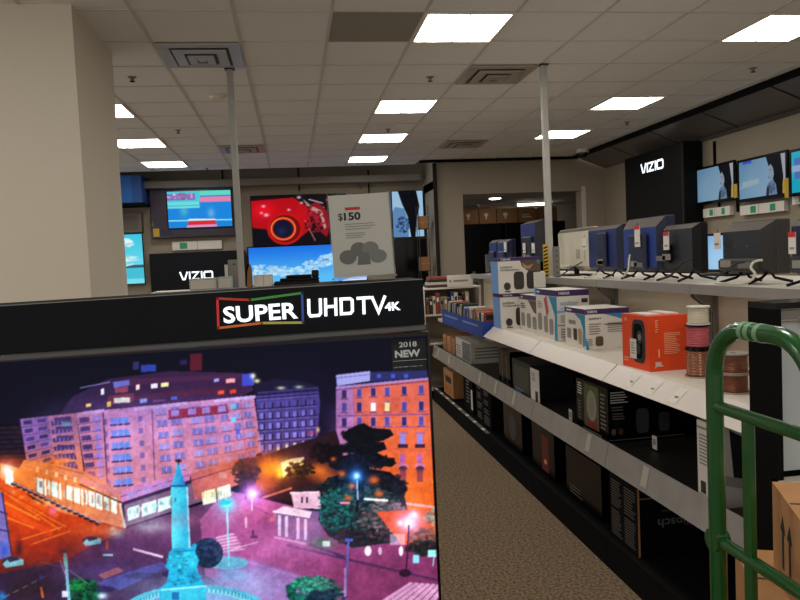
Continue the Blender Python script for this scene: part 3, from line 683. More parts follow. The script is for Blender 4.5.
C.poly([(326, 496), (404, 494), (410, 520), (396, 542), (352, 548), (328, 536), (318, 520)], (24, 36, 46)); C.leaf(362, 510, 42, 24, (34, 58, 66), 420, 3, 23, .5); C.leaf(384, 520, 26, 20, (92, 78, 82), 170, 2.4, 24, .4); C.leaf(336, 508, 18, 24, (20, 80, 80), 170, 2.4, 25, .5); C.leaf(362, 536, 30, 9, (44, 34, 44), 90, 2.6, 28, .4)
for x, y, r_ in ((342, 474, 3.6), (352, 486, 3.4), (374, 480, 5), (379, 494, 4), (348, 498, 3.4), (333, 459, 2.4)): C.glow(x, y, r_, (236, 92, 20), .85, r_*.8)
C.line(361, 452, 357, 512, 1.6, (16, 10, 18)); C.line(364, 499, 388, 500.5, 2.2, (224, 240, 255)); C.line(340, 503, 350, 503, 2, (255, 120, 150))
# right side lamp burst, road and shrubs
C.poly([(376, 512), (440, 508), (445, 540), (402, 545)], (226, 74, 34), .95); C.leaf(425, 536, 16, 8, (96, 70, 60), 90, 3, 31, .4); C.leaf(424, 548, 18, 7, (26, 34, 30), 90, 3, 32, .4); C.leaf(434, 518, 9, 8, (120, 120, 100), 50, 2.4, 33, .4)
C.glow(409, 522, 12, (250, 150, 226), .8, 9); C.glow(409, 523, 5, (255, 236, 255), 1, 5); C.glow(414, 515, 4, (150, 220, 255), .9); C.glow(400, 523, 2.5, (255, 255, 255), .9); C.line(409, 525, 406, 574, 1.6, (50, 24, 50)); C.ell(405, 573, 6, 4, (46, 20, 46))
C.rect(390, 534, 405, 545, (200, 190, 220), .5); C.rect(413, 555, 419, 563, (110, 200, 244)); C.rect(428, 550, 436, 557, (130, 226, 220)); C.line(434, 557, 433, 566, 1, (150, 200, 220)); C.ell(368, 551, 3.4, 5, (240, 214, 232)); C.ell(401, 551, 2.2, 5, (240, 220, 236)); C.ell(380, 551, 1.8, 4, (190, 160, 190))
for k in range(7): C.poly([(376+k*8.4, 604-k*0), (410+k*5.6, 582+k*.4), (414+k*5.6, 583+k*.4), (382+k*8.4, 605)], (236, 178, 222), .72)
C.line(348.5, 540, 345, 604, 2, (84, 96, 190)); C.line(345, 540, 353, 540, 3, (60, 90, 220)); C.line(345, 568, 345, 606, 2, (200, 190, 240), .6)
# lamps
C.glow(356.5, 476, 6, (60, 150, 255), .9); C.glow(356.5, 476, 2.6, (226, 250, 255), 1); C.line(357, 480, 358, 500, 1.4, (150, 170, 230))
C.glow(252, 494, 9, (190, 120, 250), .9, 9); C.glow(252, 494, 4, (250, 240, 255), 1); C.line(252, 498, 252, 511, 1.4, (230, 200, 250)); C.line(253, 530, 253, 538, 2.4, (70, 26, 70)); C.ell(254, 537, 4, 1.6, (60, 26, 60)); C.line(246, 517, 246, 528, 2.2, (240, 160, 190))
# cyan monument square
C.glow(250, 585, 40, (176, 150, 226), .55, 16); C.glow(200, 590, 70, (110, 190, 224), .45, 18); C.glow(300, 545, 40, (190, 120, 186), .4, 12)
C.ell(196, 612, 74, 27, (70, 176, 214)); C.ell(196, 610, 62, 22, (110, 206, 232)); C.ell(196, 608, 50, 16, (120, 120, 206), .6)
for k in range(40): t = math.pi*(1.08+k*.84/39); C.line(196+66*math.cos(t), 611+23*math.sin(t), 196+66*math.cos(t), 615+23*math.sin(t), 1., (30, 90, 140), .8)
C.ell(228, 563, 20, 6.5, (70, 196, 224), .9); C.ell(234, 575, 14, 5, (100, 180, 230), .5)
C.glow(227, 504, 7, (40, 210, 240), .8); C.glow(227, 504, 2.6, (200, 255, 255), 1); C.poly([(217, 505), (224, 500), (233, 501), (228, 505)], (20, 160, 170)); C.line(227, 506, 229, 566, 1.6, (120, 226, 236))
C.ell(208, 553, 15, 15, (14, 34, 66)); C.leaf(208, 553, 13, 14, (22, 54, 84), 110, 2.3, 41, .4)
C.ell(175, 574, 13, 4, (44, 30, 80), .7)
OB = (20, 168, 222)
C.poly([(171, 486), (187.5, 486), (191, 560), (172, 560)], (34, 176, 232), 1, (70, 214, 246), (188, 500, 172, 500)); C.line(187, 487, 190, 552, 1.6, (190, 240, 255), .7); C.poly([(177.4, 464), (179.6, 464), (185.5, 486), (171.5, 486)], (20, 120, 196), 1, (60, 190, 240), (183, 470, 173, 470)); C.line(170, 486, 188, 486, 2.2, (16, 96, 150)); C.ell(178.4, 461, 3.6, 1.4, (30, 26, 50)); C.line(178.4, 459, 178.4, 465, 1.1, (30, 26, 50))
C.poly([(169, 552), (174, 548), (190, 548), (194, 543), (197, 545), (195, 552), (199, 560), (197, 567), (199, 577), (204, 582), (206, 600), (206, 625), (160, 625), (160, 588), (167, 583), (169, 570), (165, 566), (168, 562)], OB)
C.leaf(182, 560, 14, 8, (30, 176, 220), 90, 2.6, 44, .28); C.leaf(184, 578, 16, 8, (20, 150, 200), 90, 2.6, 45, .28); C.poly([(161, 590), (206, 586), (206, 600), (161, 604)], (40, 180, 226)); C.line(161, 590, 206, 586, 1.6, (140, 236, 250)); C.rect(172, 592, 179, 600, (16, 60, 130), .7); C.line(174, 552, 194, 550, 1.6, (14, 110, 170), .7)
# foreground bushes and mast
C.leaf(314, 592, 27, 15, (12, 92, 78), 330, 3, 51, .5); C.leaf(312, 584, 20, 8, (26, 150, 110), 100, 2, 52, .4); C.leaf(326, 600, 20, 10, (10, 40, 60), 90, 3, 53, .4); C.leaf(84, 592, 15, 13, (10, 74, 48), 150, 3, 54, .5); C.leaf(76, 585, 10, 6, (20, 120, 60), 60, 2, 55, .4)
C.line(65, 552, 69.5, 606, 3, (120, 190, 226)); C.line(60, 552, 68, 551, 3, (40, 60, 80)); C.line(65, 556, 66, 566, 4, (90, 200, 200)); C.line(66, 568, 90, 585, 1, (130, 140, 160), .7); C.line(66, 568, 40, 562, .8, (130, 110, 140), .6); C.rect(62, 591, 68, 597, (200, 210, 240)); C.glow(102, 596, 5, (190, 240, 255), .95, 3); C.line(41, 587, 43, 598, 2, (214, 104, 20)); C.glow(41, 577, 2, (60, 80, 220), .8, 3)
C.glow(2, 596, 4, (30, 140, 230), .8); C.ell(106, 589, 10, 3, (44, 34, 90), .7)
# broken-up shop windows, pillars and reflections
rq = random.Random(77)
for q in range(46):
    x = 36+q*1.85; y0 = 469+(x-5)*.262
    if q % 4 == 0: C.line(x, y0-3, x+.4, y0+17, 1.3, (170, 84, 44), .9)
    elif rq.random() < .6: C.rect(x, y0+rq.uniform(1, 9), x+rq.uniform(1, 3), y0+rq.uniform(9, 14), rq.choice([(70, 120, 130), (120, 200, 200), (255, 240, 200), (60, 60, 90), (230, 150, 90)]), .6)
for q in range(26):
    x = 127+q*1.9; y0 = 508-(x-128)*.29; C.rect(x, y0+rq.uniform(1, 5), x+rq.uniform(.8, 2), y0+rq.uniform(6, 11), rq.choice([(80, 140, 150), (140, 220, 220), (255, 250, 220), (70, 60, 110)]), .55)
for q in range(20): x = 203+q*1.4; C.rect(x, 490+rq.uniform(0, 3), x+.9, 494+rq.uniform(2, 6), rq.choice([(200, 140, 60), (120, 90, 60), (255, 230, 160)]), .6)
for q in range(26): x = rq.uniform(10, 118); y = 484+(x-10)*.36+rq.uniform(2, 9); C.glow(x, y, 2.2, rq.choice([(255, 214, 170), (255, 150, 60), (200, 230, 230)]), .35, 1.2)
# upper floors sink into the blue night, lower ones into the sodium light
C.glow(60, 425, 34, (84, 60, 120), .4, 22); C.glow(150, 408, 70, (110, 80, 160), .35, 14); C.glow(40, 470, 26, (232, 104, 36), .5, 10); C.glow(95, 476, 24, (222, 110, 84), .45, 9); C.glow(225, 462, 24, (214, 100, 60), .45, 12); C.glow(250, 455, 14, (190, 70, 60), .4, 12)
C.glow(300, 400, 40, (40, 34, 90), .3, 30); C.glow(296, 454, 22, (60, 30, 50), .5, 10)
C.glow(60, 552, 30, (120, 30, 24), .5, 14); C.glow(30, 575, 34, (44, 26, 40), .6, 12); C.glow(110, 548, 40, (84, 50, 92), .45, 10)
C.glow(265, 548, 46, (196, 96, 168), .35, 18); C.glow(345, 580, 46, (132, 50, 96), .35, 16); C.glow(300, 525, 20, (226, 130, 176), .35, 8); C.glow(240, 575, 26, (120, 140, 214), .45, 10); C.glow(190, 520, 30, (150, 90, 120), .4, 8)
for (x, y, r_, c_, k_) in ((227, 504, 16, (0, 60, 70), .8), (252, 494, 20, (60, 26, 70), .9), (409, 522, 22, (70, 30, 50), .9), (356, 476, 16, (0, 30, 70), .8), (7, 470, 12, (60, 60, 60), .7), (281, 470, 22, (80, 34, 0), .8), (150, 512, 20, (30, 50, 50), .6), (80, 492, 24, (60, 30, 10), .6)): C.add(x, y, r_, c_, k_)
# fine grain of a busy photograph
ng = np.random.RandomState(3); grain = np.ones(C.a.shape[:2], np.float32)
for step, amp in ((3, .08), (7, .07), (24, .1)):
    g = ng.rand(C.H//step+3, C.W//step+3).astype(np.float32)*2-1; yy = np.arange(C.H)/step; xx = np.arange(C.W)/step; j0 = yy.astype(int); i0 = xx.astype(int); ty = (yy-j0)[:, None]; tx = (xx-i0)[None, :]
    grain += amp*((g[j0][:, i0]*(1-tx)+g[j0][:, i0+1]*tx)*(1-ty)+(g[j0+1][:, i0]*(1-tx)+g[j0+1][:, i0+1]*tx)*ty)
msk = np.clip((C.Y-372)/30, 0, 1); C.a *= (1+(grain-1)*msk)[..., None]
C.blur(1)
q_ = np.clip(C.a/255., 0, 1); q_ = q_*q_*(3-2*q_)*.42+q_*.58; 
q_ = np.clip(q_, 0, 1)**.9; lum = q_.mean(-1, keepdims=True); C.a = (q_*.86+lum*.14)*255*1.06
SX0, SX1, SZ0, SZ1 = -WD+.012, -.013, .45, 1.364
def city(u, v, P):
    Wp = tw(P); q = Wp-np.array([0, 0, CAMZ]); c = q @ CM.T
    return C.sample(400+F*c[..., 0]/c[..., 2], 300+F*c[..., 1]/c[..., 2])
screen_mesh('screen', (SX0, .0115, SZ0), (1, 0, 0), (0, 0, 1), SX1-SX0, SZ1-SZ0, 620, 340, city, tv)['label'] = 'lit screen picture of a night city square'
# the year sticker at the top right of the screen
FYS = TY+.0105
def tl(u, v):
    p = at_y(u, v, FYS); c, q = math.cos(TV_TH), math.sin(TV_TH); dx, dz = p[0]-TV_X, p[2]
    return np.array([dx*c-dz*q, dx*q+dz*c])
A = tl(392.5, 371.5); B = tl(426, 338)
mb = MB(); mb.box(A[0], min(B[0], -.0135), .0095, .0112, A[1], min(B[1], 1.3635), mat('sticker_grey', (50, 51, 54), .5, spec=.1))
def stk(s, a, b, m, bold): A_, B_ = tl(*a), tl(*b); put_text(mb, s, (A_[0], .0092, A_[1]), (1, 0, 0), (0, 0, 1), B_[0]-A_[0], B_[1]-A_[1], m, bold)
SG = mat('sticker_silver_glow', (176, 180, 178), .4, emit=(150, 154, 152), es=.3)  # weak glow added to the silver letters, which are no light source
stk('2018', (399, 347.5), (416.5, 341), SG, .02); stk('NEW', (395, 358), (420, 349), SG, .04); stk('LG SUPER UHD TV', (394, 368), (423, 365), SG, .0)
A_, B_ = tl(393, 361.5), tl(424, 361); mb.box(A_[0], -.015, .0091, .0094, A_[1], A_[1]+.001, SG)
o = mb.build('sticker', tv); o['label'] = 'dark grey year sticker with silver lettering'
# acrylic sign with the price, standing on the header
sx0, sz0 = .13, 1.5462; r = tag(empty('price_sign', (sx0, 2.3, sz0), 0), 'light grey price sign standing on the header of the big television', 'sign')
r.rotation_euler = (0, -.03, 0)
SW, SH = .192, .266
CARD = mat('sign_card', (196, 194, 184), .5, var=.01)
mb = MB(); mb.box(0, SW, 0, .004, .006, SH, CARD)
it = [('F', 'rect', .15+.11, .815, .15+.36, .85, RED), ('F', 'text', '$', .14, .69, .215, .785, INK, .012), ('F', 'text', '150', .235, .695, .51, .79, INK, .035)]
decals(mb, SW, .004, SH, it)
O = np.array([0, -.0008, 0.])
for k, (a, b, c, e) in enumerate(((.24, .645, .72, .655), (.24, .615, .74, .625), (.24, .585, .66, .595), (.24, .535, .56, .545), (.24, .51, .56, .52), (.24, .485, .52, .495))):
    mb.add([O+[x*SW, 0, y*SH] for x, y in ((a, b), (c, b), (c, e), (a, e))], [(0, 1, 2, 3)], GREYPRINT)
G1, G2 = mat('sign_shape_dark', (104, 106, 100), .5), mat('sign_shape_mid', (122, 124, 116), .5)
def sell(cx, cy, rx, ry, m, k): mb.add([np.array([0, -.001-.0002*k, 0])+[(cx+rx*math.cos(t*math.pi/14))*SW, 0, (cy+ry*math.sin(t*math.pi/14))*SH] for t in range(28)], [tuple(range(28))], m)
sell(.44, .345, .14, .085, G1, 1); sell(.63, .345, .14, .085, G2, 2); sell(.25, .26, .14, .085, G1, 3); sell(.75, .25, .145, .08, G2, 4)
mb.add([np.array([0, -.002, 0])+[x*SW, 0, y*SH] for x, y in ((.4, .16), (.62, .16), (.6, .3), (.43, .3))], [(0, 1, 2, 3)], G1)
mb.build('printed_card', r)
def acrylic():
    m = bpy.data.materials.new('clear_acrylic'); m.use_nodes = True; nt = m.node_tree; b = nt.nodes['Principled BSDF']
    b.inputs['Transmission Weight'].default_value = 1; b.inputs['Roughness'].default_value = .03; b.inputs['IOR'].default_value = 1.35; b.inputs['Base Color'].default_value = (.93, .95, .95, 1)
    n = nt.nodes.new('ShaderNodeTexNoise'); n.inputs['Scale'].default_value = 3; mr = nt.nodes.new('ShaderNodeMapRange'); mr.inputs['To Min'].default_value = .02; mr.inputs['To Max'].default_value = .06
    nt.links.new(n.outputs['Fac'], mr.inputs['Value']); nt.links.new(mr.outputs[0], b.inputs['Roughness']); return m
ACR = acrylic()
mb = MB(); mb.box(-.004, 0, -.002, .006, 0, SH+.004, ACR).box(SW, SW+.004, -.002, .006, 0, SH+.004, ACR).box(-.004, SW+.004, -.03, .05, 0, .004, ACR)
mb.build('holder', r)

# ------------------------------------------------------------------ shelving run on the right
GX = 1.5
SEC = 1.14
def section(y0, y1, label, top=1.02, lip=True, tall=1.405, base=.15, notch=None):
    """one bay; local x from the aisle face, local y along the aisle"""
    r = tag(empty('shelving_bay', (GX, y0, 0)), label, 'shelving', 'bays of the long shelving run')
    L = y1-y0-.006
    MB().box(.03, .62, 0, L, .125, base, MATTE).box(0, .03, 0, L, .0, base, MATTE).box(.03, .62, 0, L, 0, .02, MATTE).build('base_deck', r)
    mb = MB(); mb.box(.62, .66, 0, L, .0, tall-.03, BEIGE); o = mb.build('back_panel', r)
    MB().box(.6, .62, 0, L, .151, top-.03, MATTE).build('dark_lining', r)
    for yy in (.002, L-.03): MB().box(.595, .62, yy, yy+.028, top+.002, tall-.03, GREY).box(.594, .596, yy+.008, yy+.02, top+.01, tall-.04, DGREY).build('upright', r)
    MB().box(.03, .598, 0, L, .575, .6, mat('shelf_dark', (44, 42, 40), .5)).build('middle_shelf', r)
    rail = MB(); rail.add([(.0, 0, .512), (.028, 0, .635), (.034, 0, .633), (.008, 0, .51), (.0, L, .512), (.028, L, .635), (.034, L, .633), (.008, L, .51)], [(0, 1, 5, 4), (1, 2, 6, 5), (2, 3, 7, 6), (3, 0, 4, 7), (0, 3, 2, 1), (4, 5, 6, 7)], mat('rail_plastic', (150, 146, 142), .16, var=.2, scale=12, coat=.6))
    rl = rail.build('price_rail', r)
    rr = random.Random(int(y0*100))
    for k in range(1 if int(y0) % 2 else 2):
        yy = L*(.15+.45*k+rr.uniform(0, .2)); t = MB(); a = .18; b = .92
        t.add([(-.0015+.028*a, yy, .512+.123*a), (-.0015+.028*b, yy, .512+.123*b), (-.0015+.028*b, yy+.055, .512+.123*b), (-.0015+.028*a, yy+.055, .512+.123*a)], [(0, 1, 2, 3)], mat('price_ticket', (176, 170, 160), .5)); t.build('price_ticket', rl)
    if base > .1:
        # small bright clips along the base edge
        b_ = MB(); b_.box(-.002, .03, .0, L, base, base+.004, GREY if y0 > 5.6 else MATTE); be = b_.build('base_edge', r)
        if y0 > 5.6:
            for k in range(4): MB().rbox(-.006, .02, L*(.1+.25*k), L*(.1+.25*k)+.05, base+.004, base+.012, OFFW, .002).build('clip', be)
    mb = MB(); mb.box(.085, .6, 0, L, top-.03, top-.001, WHITE); tp = mb.build('top_shelf', r)
    if lip:
        l2 = MB(); l2.add([(0, 0, top-.068), (.085, 0, top+.008), (.085, 0, top-.004), (.006, 0, top-.072), (0, L, top-.068), (.085, L, top+.008), (.085, L, top-.004), (.006, L, top-.072)], [(0, 1, 5, 4), (1, 2, 6, 5), (2, 3, 7, 6), (3, 0, 4, 7), (0, 3, 2, 1), (4, 5, 6, 7)], LIPW)
        lp = l2.build('price_channel', r)
        MB().add([(-.001, L-.004, top-.071), (.085, L-.004, top+.0095), (.085, L-.004, top-.006), (-.001, L+.004, top-.071), (.085, L+.004, top+.0095), (.085, L+.004, top-.006)], [(0, 1, 2), (5, 4, 3), (0, 3, 4, 1), (1, 4, 5, 2), (2, 5, 3, 0)], BLACK).build('gap_shade', lp)  # black slab put in as the shade of the gap between bays
        for k in range(3 if y0 < 3 else 0):
            yy = L*(.42+.17*k); t = MB(); a, b = .15, .85
            t.add([(-.001+.085*a, yy, top-.068+.0762*a+.001), (-.001+.085*b, yy, top-.068+.0762*b+.001), (-.001+.085*b, yy+.06, top-.068+.0762*b+.001), (-.001+.085*a, yy+.06, top-.068+.0762*a+.001)], [(0, 1, 2, 3)], OFFW)
            t.add([(-.003+.085*a_, yy+q, top-.068+.0762*a_+.003) for a_, q in ((.4, .015), (.46, .015), (.46, .04), (.4, .04))], [(0, 1, 2, 3)], DIMINK); t.build('price_ticket', lp)
    # upper shelf that carries the monitors
    if tall > 1.3:
        ms = MB()
        if notch: ms.box(.5, .655, 0, L, tall-.028, tall-.002, WHITE).box(.717, 1.42, 0, L, tall-.028, tall-.002, WHITE).box(.655, .717, 0, notch-.032, tall-.028, tall-.002, WHITE).box(.655, .717, notch+.032, L, tall-.028, tall-.002, WHITE)
        else: ms.box(.5, 1.42, 0, L, tall-.028, tall-.002, WHITE)
        ms.build('monitor_shelf', r)
        MB().box(.485, .5, 0, L, tall-.042, tall+.006, mat('shelf_edge', (150, 146, 142), .35, .2)).build('shelf_edge', r)
        for yy in (.01, L-.03): MB().add([(.5, yy, tall-.06), (.6, yy, tall-.14), (.6, yy, tall-.03), (.5, yy, tall-.03), (.5, yy+.01, tall-.06), (.6, yy+.01, tall-.14), (.6, yy+.01, tall-.03), (.5, yy+.01, tall-.03)], [(0, 1, 2, 3), (7, 6, 5, 4), (0, 4, 5, 1), (1, 5, 6, 2), (2, 6, 7, 3), (3, 7, 4, 0)], GREY).build('shelf_bracket', r)
        MB().box(1.36, 1.38, 0, L, 0, tall-.03, BEIGE).box(.72, 1.36, 0, L, 0, .12, MATTE).build('rear_face', r)
    return r
section(2.24, 3.42, 'near shelving bay with wire spools and the orange box on top')
section(3.42, 4.56, 'second shelving bay from the cart, holding the white boxes with purple bands')
section(4.56, 5.70, 'third shelving bay from the cart, with a stack of outdoor speaker boxes')
section(5.70, 6.84, 'shelving bay with the blue booklet bin on top', top=.93, lip=False, notch=.27)
section(6.84, 7.98, 'farthest shelving bay of the run, beside the cardboard box', top=.93, lip=False)

TOP, MID, DECK = 1.02, .601, .155
# orange headphone box
JB = [('L', 'rr', .38, .12, .86, .92, CHAR), ('L', 'rr', .44, .2, .76, .84, MATTE), ('L', 'ell', .66, .6, .1, .12, DKPRINT), ('L', 'ell', .66, .6, .05, .06, GREYPRINT), ('L', 'ell', .6, .38, .08, .1, CHAR),
      ('L', 'rect', .3, .18, .54, .55, OFFW), ('L', 'lines', .34, .26, .5, .5, 5, GREYPRINT), ('L', 'text', 'JBL', .08, .86, .24, .93, mat('pale_orange', (250, 170, 130), .5), .02), ('L', 'lines', .06, .1, .28, .2, 2, mat('pale_orange', (250, 170, 130))),
      ('F', 'text', 'JBL', .12, .06, .34, .17, OFFW, .03), ('F', 'lines', .38, .3, .8, .7, 12, mat('pale_orange', (250, 170, 130))), ('F', 'rect', .22, .25, .26, .4, mat('pale_orange', (250, 170, 130))), ('F', 'lines', .15, .7, .24, .94, 6, mat('pale_orange', (250, 170, 130)))]
o = carton('headphone_box', 'bright orange box with black headphone picture on the near white shelf', 'box', 1.641, 3.187, TOP, .2, .255, .262, ORANGE, JB, rz=.05)
mb = MB(); mb.box(.02, .09, .05, .2, .263, .268, OFFW).box(.12, .18, .04, .21, .263, .27, OFFW).build('torn_flap', o)
# white outdoor speaker boxes with purple bands
def band(f, y=.87): return (f, 'rect', 0, y, 1, 1, PURPLE)
def brand(f, a, b, y0=.9, y1=.97): return (f, 'text', 'YAMAHA', a, y0, b, y1, WINK, .02)
A = [band('L'), band('F'), brand('F', .04, .28), ('L', 'rect', .1, .91, .35, .96, WINK),
     ('L', 'poly', [(.5, .86), (1, .86), (1, .1), (.86, .05), (.9, .5), (.78, .72)], TEAL), ('L', 'rect', .2, .58, .55, .68, GREYPRINT), ('L', 'rect', .1, .2, .3, .46, GREYPRINT), ('L', 'rect', .42, .18, .6, .48, DKPRINT), ('L', 'rr', .66, .1, .84, .5, mat('sand_print', (170, 150, 110))),
     ('F', 'poly', [(.42, .87), (1, .87), (1, .66), (.7, .78)], TEAL), ('F', 'text', 'speakers', .08, .72, .36, .8, INK, .01), ('F', 'lines', .08, .36, .38, .66, 5, GREYPRINT), ('F', 'lines', .5, .4, .95, .66, 5, GREYPRINT), ('F', 'rect', .42, .6, .95, .62, INK), ('F', 'rr', .22, .08, .4, .32, BROWN), ('F', 'lines', .05, .1, .16, .28, 4, GREYPRINT), ('F', 'poly', [(.0, .0), (.07, .0), (.04, .2), (0, .3)], TEAL)]
carton('speaker_box', 'low white speaker box with purple band, touching the orange box', 'box', 1.69, 4.057, TOP, .273, .32, .24, OFFW, A, group='boxed outdoor speakers')
B = [band('L', .88), band('F', .88), brand('F', .04, .4, .91, .97), ('L', 'rect', .05, .92, .2, .96, WINK),
     ('L', 'poly', [(.62, .87), (1, .87), (1, 0), (.86, 0), (.9, .5), (.76, .7)], TEAL), ('L', 'poly', [(.4, .8), (.54, .88), (.62, .56), (.52, .44)], mat('pink_print', (186, 84, 100))), ('L', 'rr', .08, .14, .28, .5, GREYPRINT), ('L', 'rr', .38, .12, .56, .46, GREYPRINT), ('L', 'rr', .64, .1, .82, .42, GREYPRINT), ('L', 'lines', .08, .6, .34, .76, 4, GREYPRINT),
     ('F', 'rect', .0, .3, 1, .32, TEAL), ('F', 'rect', .0, .56, 1, .6, CYAN), ('F', 'text', 'outdoor', .1, .7, .66, .79, TEAL, .0), ('F', 'text', 'speakers', .1, .61, .5, .68, CYAN, .0), ('F', 'lines', .1, .36, .8, .52, 4, GREYPRINT), ('F', 'lines', .1, .06, .9, .26, 4, GREYPRINT), ('F', 'rect', .76, .74, .95, .82, DKPRINT)]
carton('speaker_box', 'tall white speaker box with blue stripes and purple band, in the middle of the row', 'box', 1.70, 4.54, TOP, .222, .41, .335, OFFW, B, group='boxed outdoor speakers')
Cc = [band('L', .87), ('L', 'rect', .08, .91, .2, .95, WINK), ('L', 'poly', [(.5, .86), (1, .86), (1, .5), (.8, .56)], BROWN), ('L', 'rr', .08, .12, .3, .5, GREYPRINT), ('L', 'rr', .4, .1, .64, .5, GREYPRINT), ('L', 'rr', .72, .1, .94, .44, GREYPRINT), ('L', 'lines', .06, .62, .4, .78, 3, INK), band('F')]
carton('speaker_box', 'white speaker box with purple band, squeezed between the stack and the tall box', 'box', 1.735, 5.03, TOP, .2, .41, .275, OFFW, Cc, group='boxed outdoor speakers')
def outdoor(full): return [band('L', .9), band('F', .9), brand('F', .06, .3, .92, .98), ('L', 'rect', 0, 0, 1, .9, CYAN),  # left face coloured pale blue for the blue light falling on it
     ('F', 'text', 'outdoor', .06, .7, .34, .78, INK, .01), ('F', 'text', 'loudspeakers', .06, .61, .5, .69, INK, .01), ('F', 'poly', [(.52, .9), (1, .9), (1, .45), (.8, .5), (.56, .74)], BROWN), ('F', 'poly', [(.56, .84), (.7, .74), (.84, .8), (.74, .66), (.62, .68)], mat('tan_photo', (176, 140, 106), .6)),
     ('F', 'rr', .36, .1, .6, .6, DKPRINT), ('F', 'rr', .66, .1, .92, .6, DKPRINT), ('F', 'ell', .2, .2, .08, .11, DKPRINT), ('F', 'rect', .14, .04, .28, .07, INK), ('F', 'poly', [(.9, .9), (.98, .9), (.98, .8), (.94, .78)], GREENP)]
carton('speaker_box', 'white outdoor loudspeaker box with brown speaker picture, lower one of the stack', 'box', 1.59, 5.48, TOP, .34, .2, .281, OFFW, outdoor(0), group='boxed outdoor speakers')
carton('speaker_box', 'white outdoor loudspeaker box with brown speaker picture, upper one of the stack', 'box', 1.58, 5.47, 1.302, .345, .2, .28, OFFW, outdoor(1), group='boxed outdoor speakers')
# wire spools
def spool(x, y, z, r, h, wire, label, rim=BLKG, lid=None):
    t = tag(empty('wire_spool', (x, y, z)), label, 'wire spool', 'spools of speaker wire')
    mb = MB(); mb.lathe([(0, 0), (r, 0), (r, .006), (0, .006)], rim); mb.build('bottom_flange', t)
    n = 9; pr = [(.02, .006)]
    for k in range(n): a = .008+(h-.016)*k/n; b = .008+(h-.016)*(k+1)/n; pr += [(r*.84, a), (r*.885, (a+b)/2), (r*.84, b)]
    MB().lathe(pr+[(.02, h-.006)], wire).build('wound_wire', t)
    mb = MB(); mb.lathe([(0, h-.006), (r, h-.006), (r, h), (.014, h), (.012, h-.01), (0, h-.01)], lid or rim); mb.build('top_flange', t)
CW1 = mat('copper_wire', (150, 98, 76), .3, .5, var=.25, scale=60); CW2 = mat('pink_wire', (196, 88, 100), .35, .1, var=.15, scale=60); CW3 = mat('white_wire', (214, 204, 180), .5, var=.1, scale=50)
CLR = mat('clear_flange', (176, 150, 134), .15, var=.2, coat=.5)
sp0 = at_z(697, 381, TOP)
spool(1.77, 2.99, TOP, .058, .128, CW1, 'copper wire spool at the bottom of the stack beside the orange box', CLR, BLKG)
spool(1.77, 2.99, TOP+.1285, .054, .105, CW2, 'pink wire spool in the middle of the stack beside the orange box')
spool(1.775, 2.99, TOP+.2345, .05, .082, CW3, 'white wire spool on top of the stack beside the orange box', OFFW)
spool(1.70, 2.62, TOP, .06, .078, CW1, 'copper wire spool lying under another, behind the green cart handle', CLR)
spool(1.70, 2.62, TOP+.0785, .06, .078, CW1, 'copper wire spool on top of another, behind the green cart handle', CLR, GREYPRINT)
# middle shelf stock
PP = [('L', 'rect', .26, .12, .72, .95, mat('jungle_print', (84, 92, 50), .6, var=.6, scale=25)), ('L', 'poly', [(.3, .12), (.7, .12), (.62, .35), (.4, .3)], mat('parrot_red', (132, 44, 30), .6, var=.3, scale=30)), ('L', 'ell', .5, .56, .16, .3, mat('pale_screen', (150, 146, 130), .6)), ('L', 'ell', .5, .54, .09, .2, GREYPRINT),
      ('L', 'lines', .05, .7, .2, .95, 5, WINK), ('L', 'lines', .06, .2, .16, .6, 6, DIMINK), ('L', 'lines', .78, .2, .95, .9, 9, DIMINK), ('L', 'rect', .2, .02, .8, .08, DIMINK),
      ('F', 'lines', .03, .72, .25, .95, 5, WINK), ('F', 'lines', .04, .58, .24, .68, 2, DIMINK), ('F', 'lines', .05, .42, .2, .56, 3, DIMINK), ('F', 'ell', .06, .2, .03, .06, DIMINK), ('F', 'ell', .15, .2, .03, .06, mat('rust_print', (110, 54, 40))), ('F', 'rr', .34, .14, .5, .6, mat('dim_product', (72, 72, 74), .6)), ('F', 'rr', .62, .14, .76, .5, mat('dim_product', (72, 72, 74), .6)), ('F', 'rect', .0, .04, .95, .06, DIMINK)]
carton('audio_box', 'black box with a leafy green and red picture on its side, middle shelf', 'box', 1.575, 3.52, MID, .45, .40, .285, BLKG, PP, rz=.02)
WB = [('L', 'lines', .1, .45, .85, .85, 9, GREYPRINT), ('L', 'rect', .15, .1, .4, .25, DKPRINT), ('L', 'rect', .0, .9, 1, .93, GREYPRINT), ('F', 'poly', [(.12, .95), (.3, .82), (.3, .72), (.44, .55), (.6, .42), (.5, .2), (.36, .1), (.16, .34)], CHAR), ('F', 'rect', .34, .22, .5, .46, GREYPRINT), ('F', 'poly', [(0, .3), (1, .0), (1, .12), (0, .42)], mat('silver_print', (170, 166, 160)))]
carton('bracket_box', 'white box with a dark wall-bracket picture, middle shelf behind the green cart', 'box', 1.55, 2.5, MID, .4, .14, .318, OFFW, WB)
carton('accessory_box', 'dark box with faded lamp picture, far end of the middle shelf beside the white card', 'box', 1.565, 4.72, MID, .3, .42, .245, CHAR, [('L', 'rect', .1, .1, .9, .85, mat('olive_photo', (74, 78, 66), .5, var=.4, scale=20)), ('L', 'lines', .12, .06, .6, .2, 2, CYAN)])
mb = MB(); mb.box(0, .004, 0, .17, 0, .24, OFFW); decals(mb, .004, .17, .24, [('L', 'lines', .15, .65, .6, .9, 4, GREYPRINT), ('L', 'rect', .55, .1, .85, .4, DKPRINT)]); tag(mb.build('shelf_card', None, (1.545, 4.5, MID)), 'white upright card leaning at the box on the middle shelf', 'card')
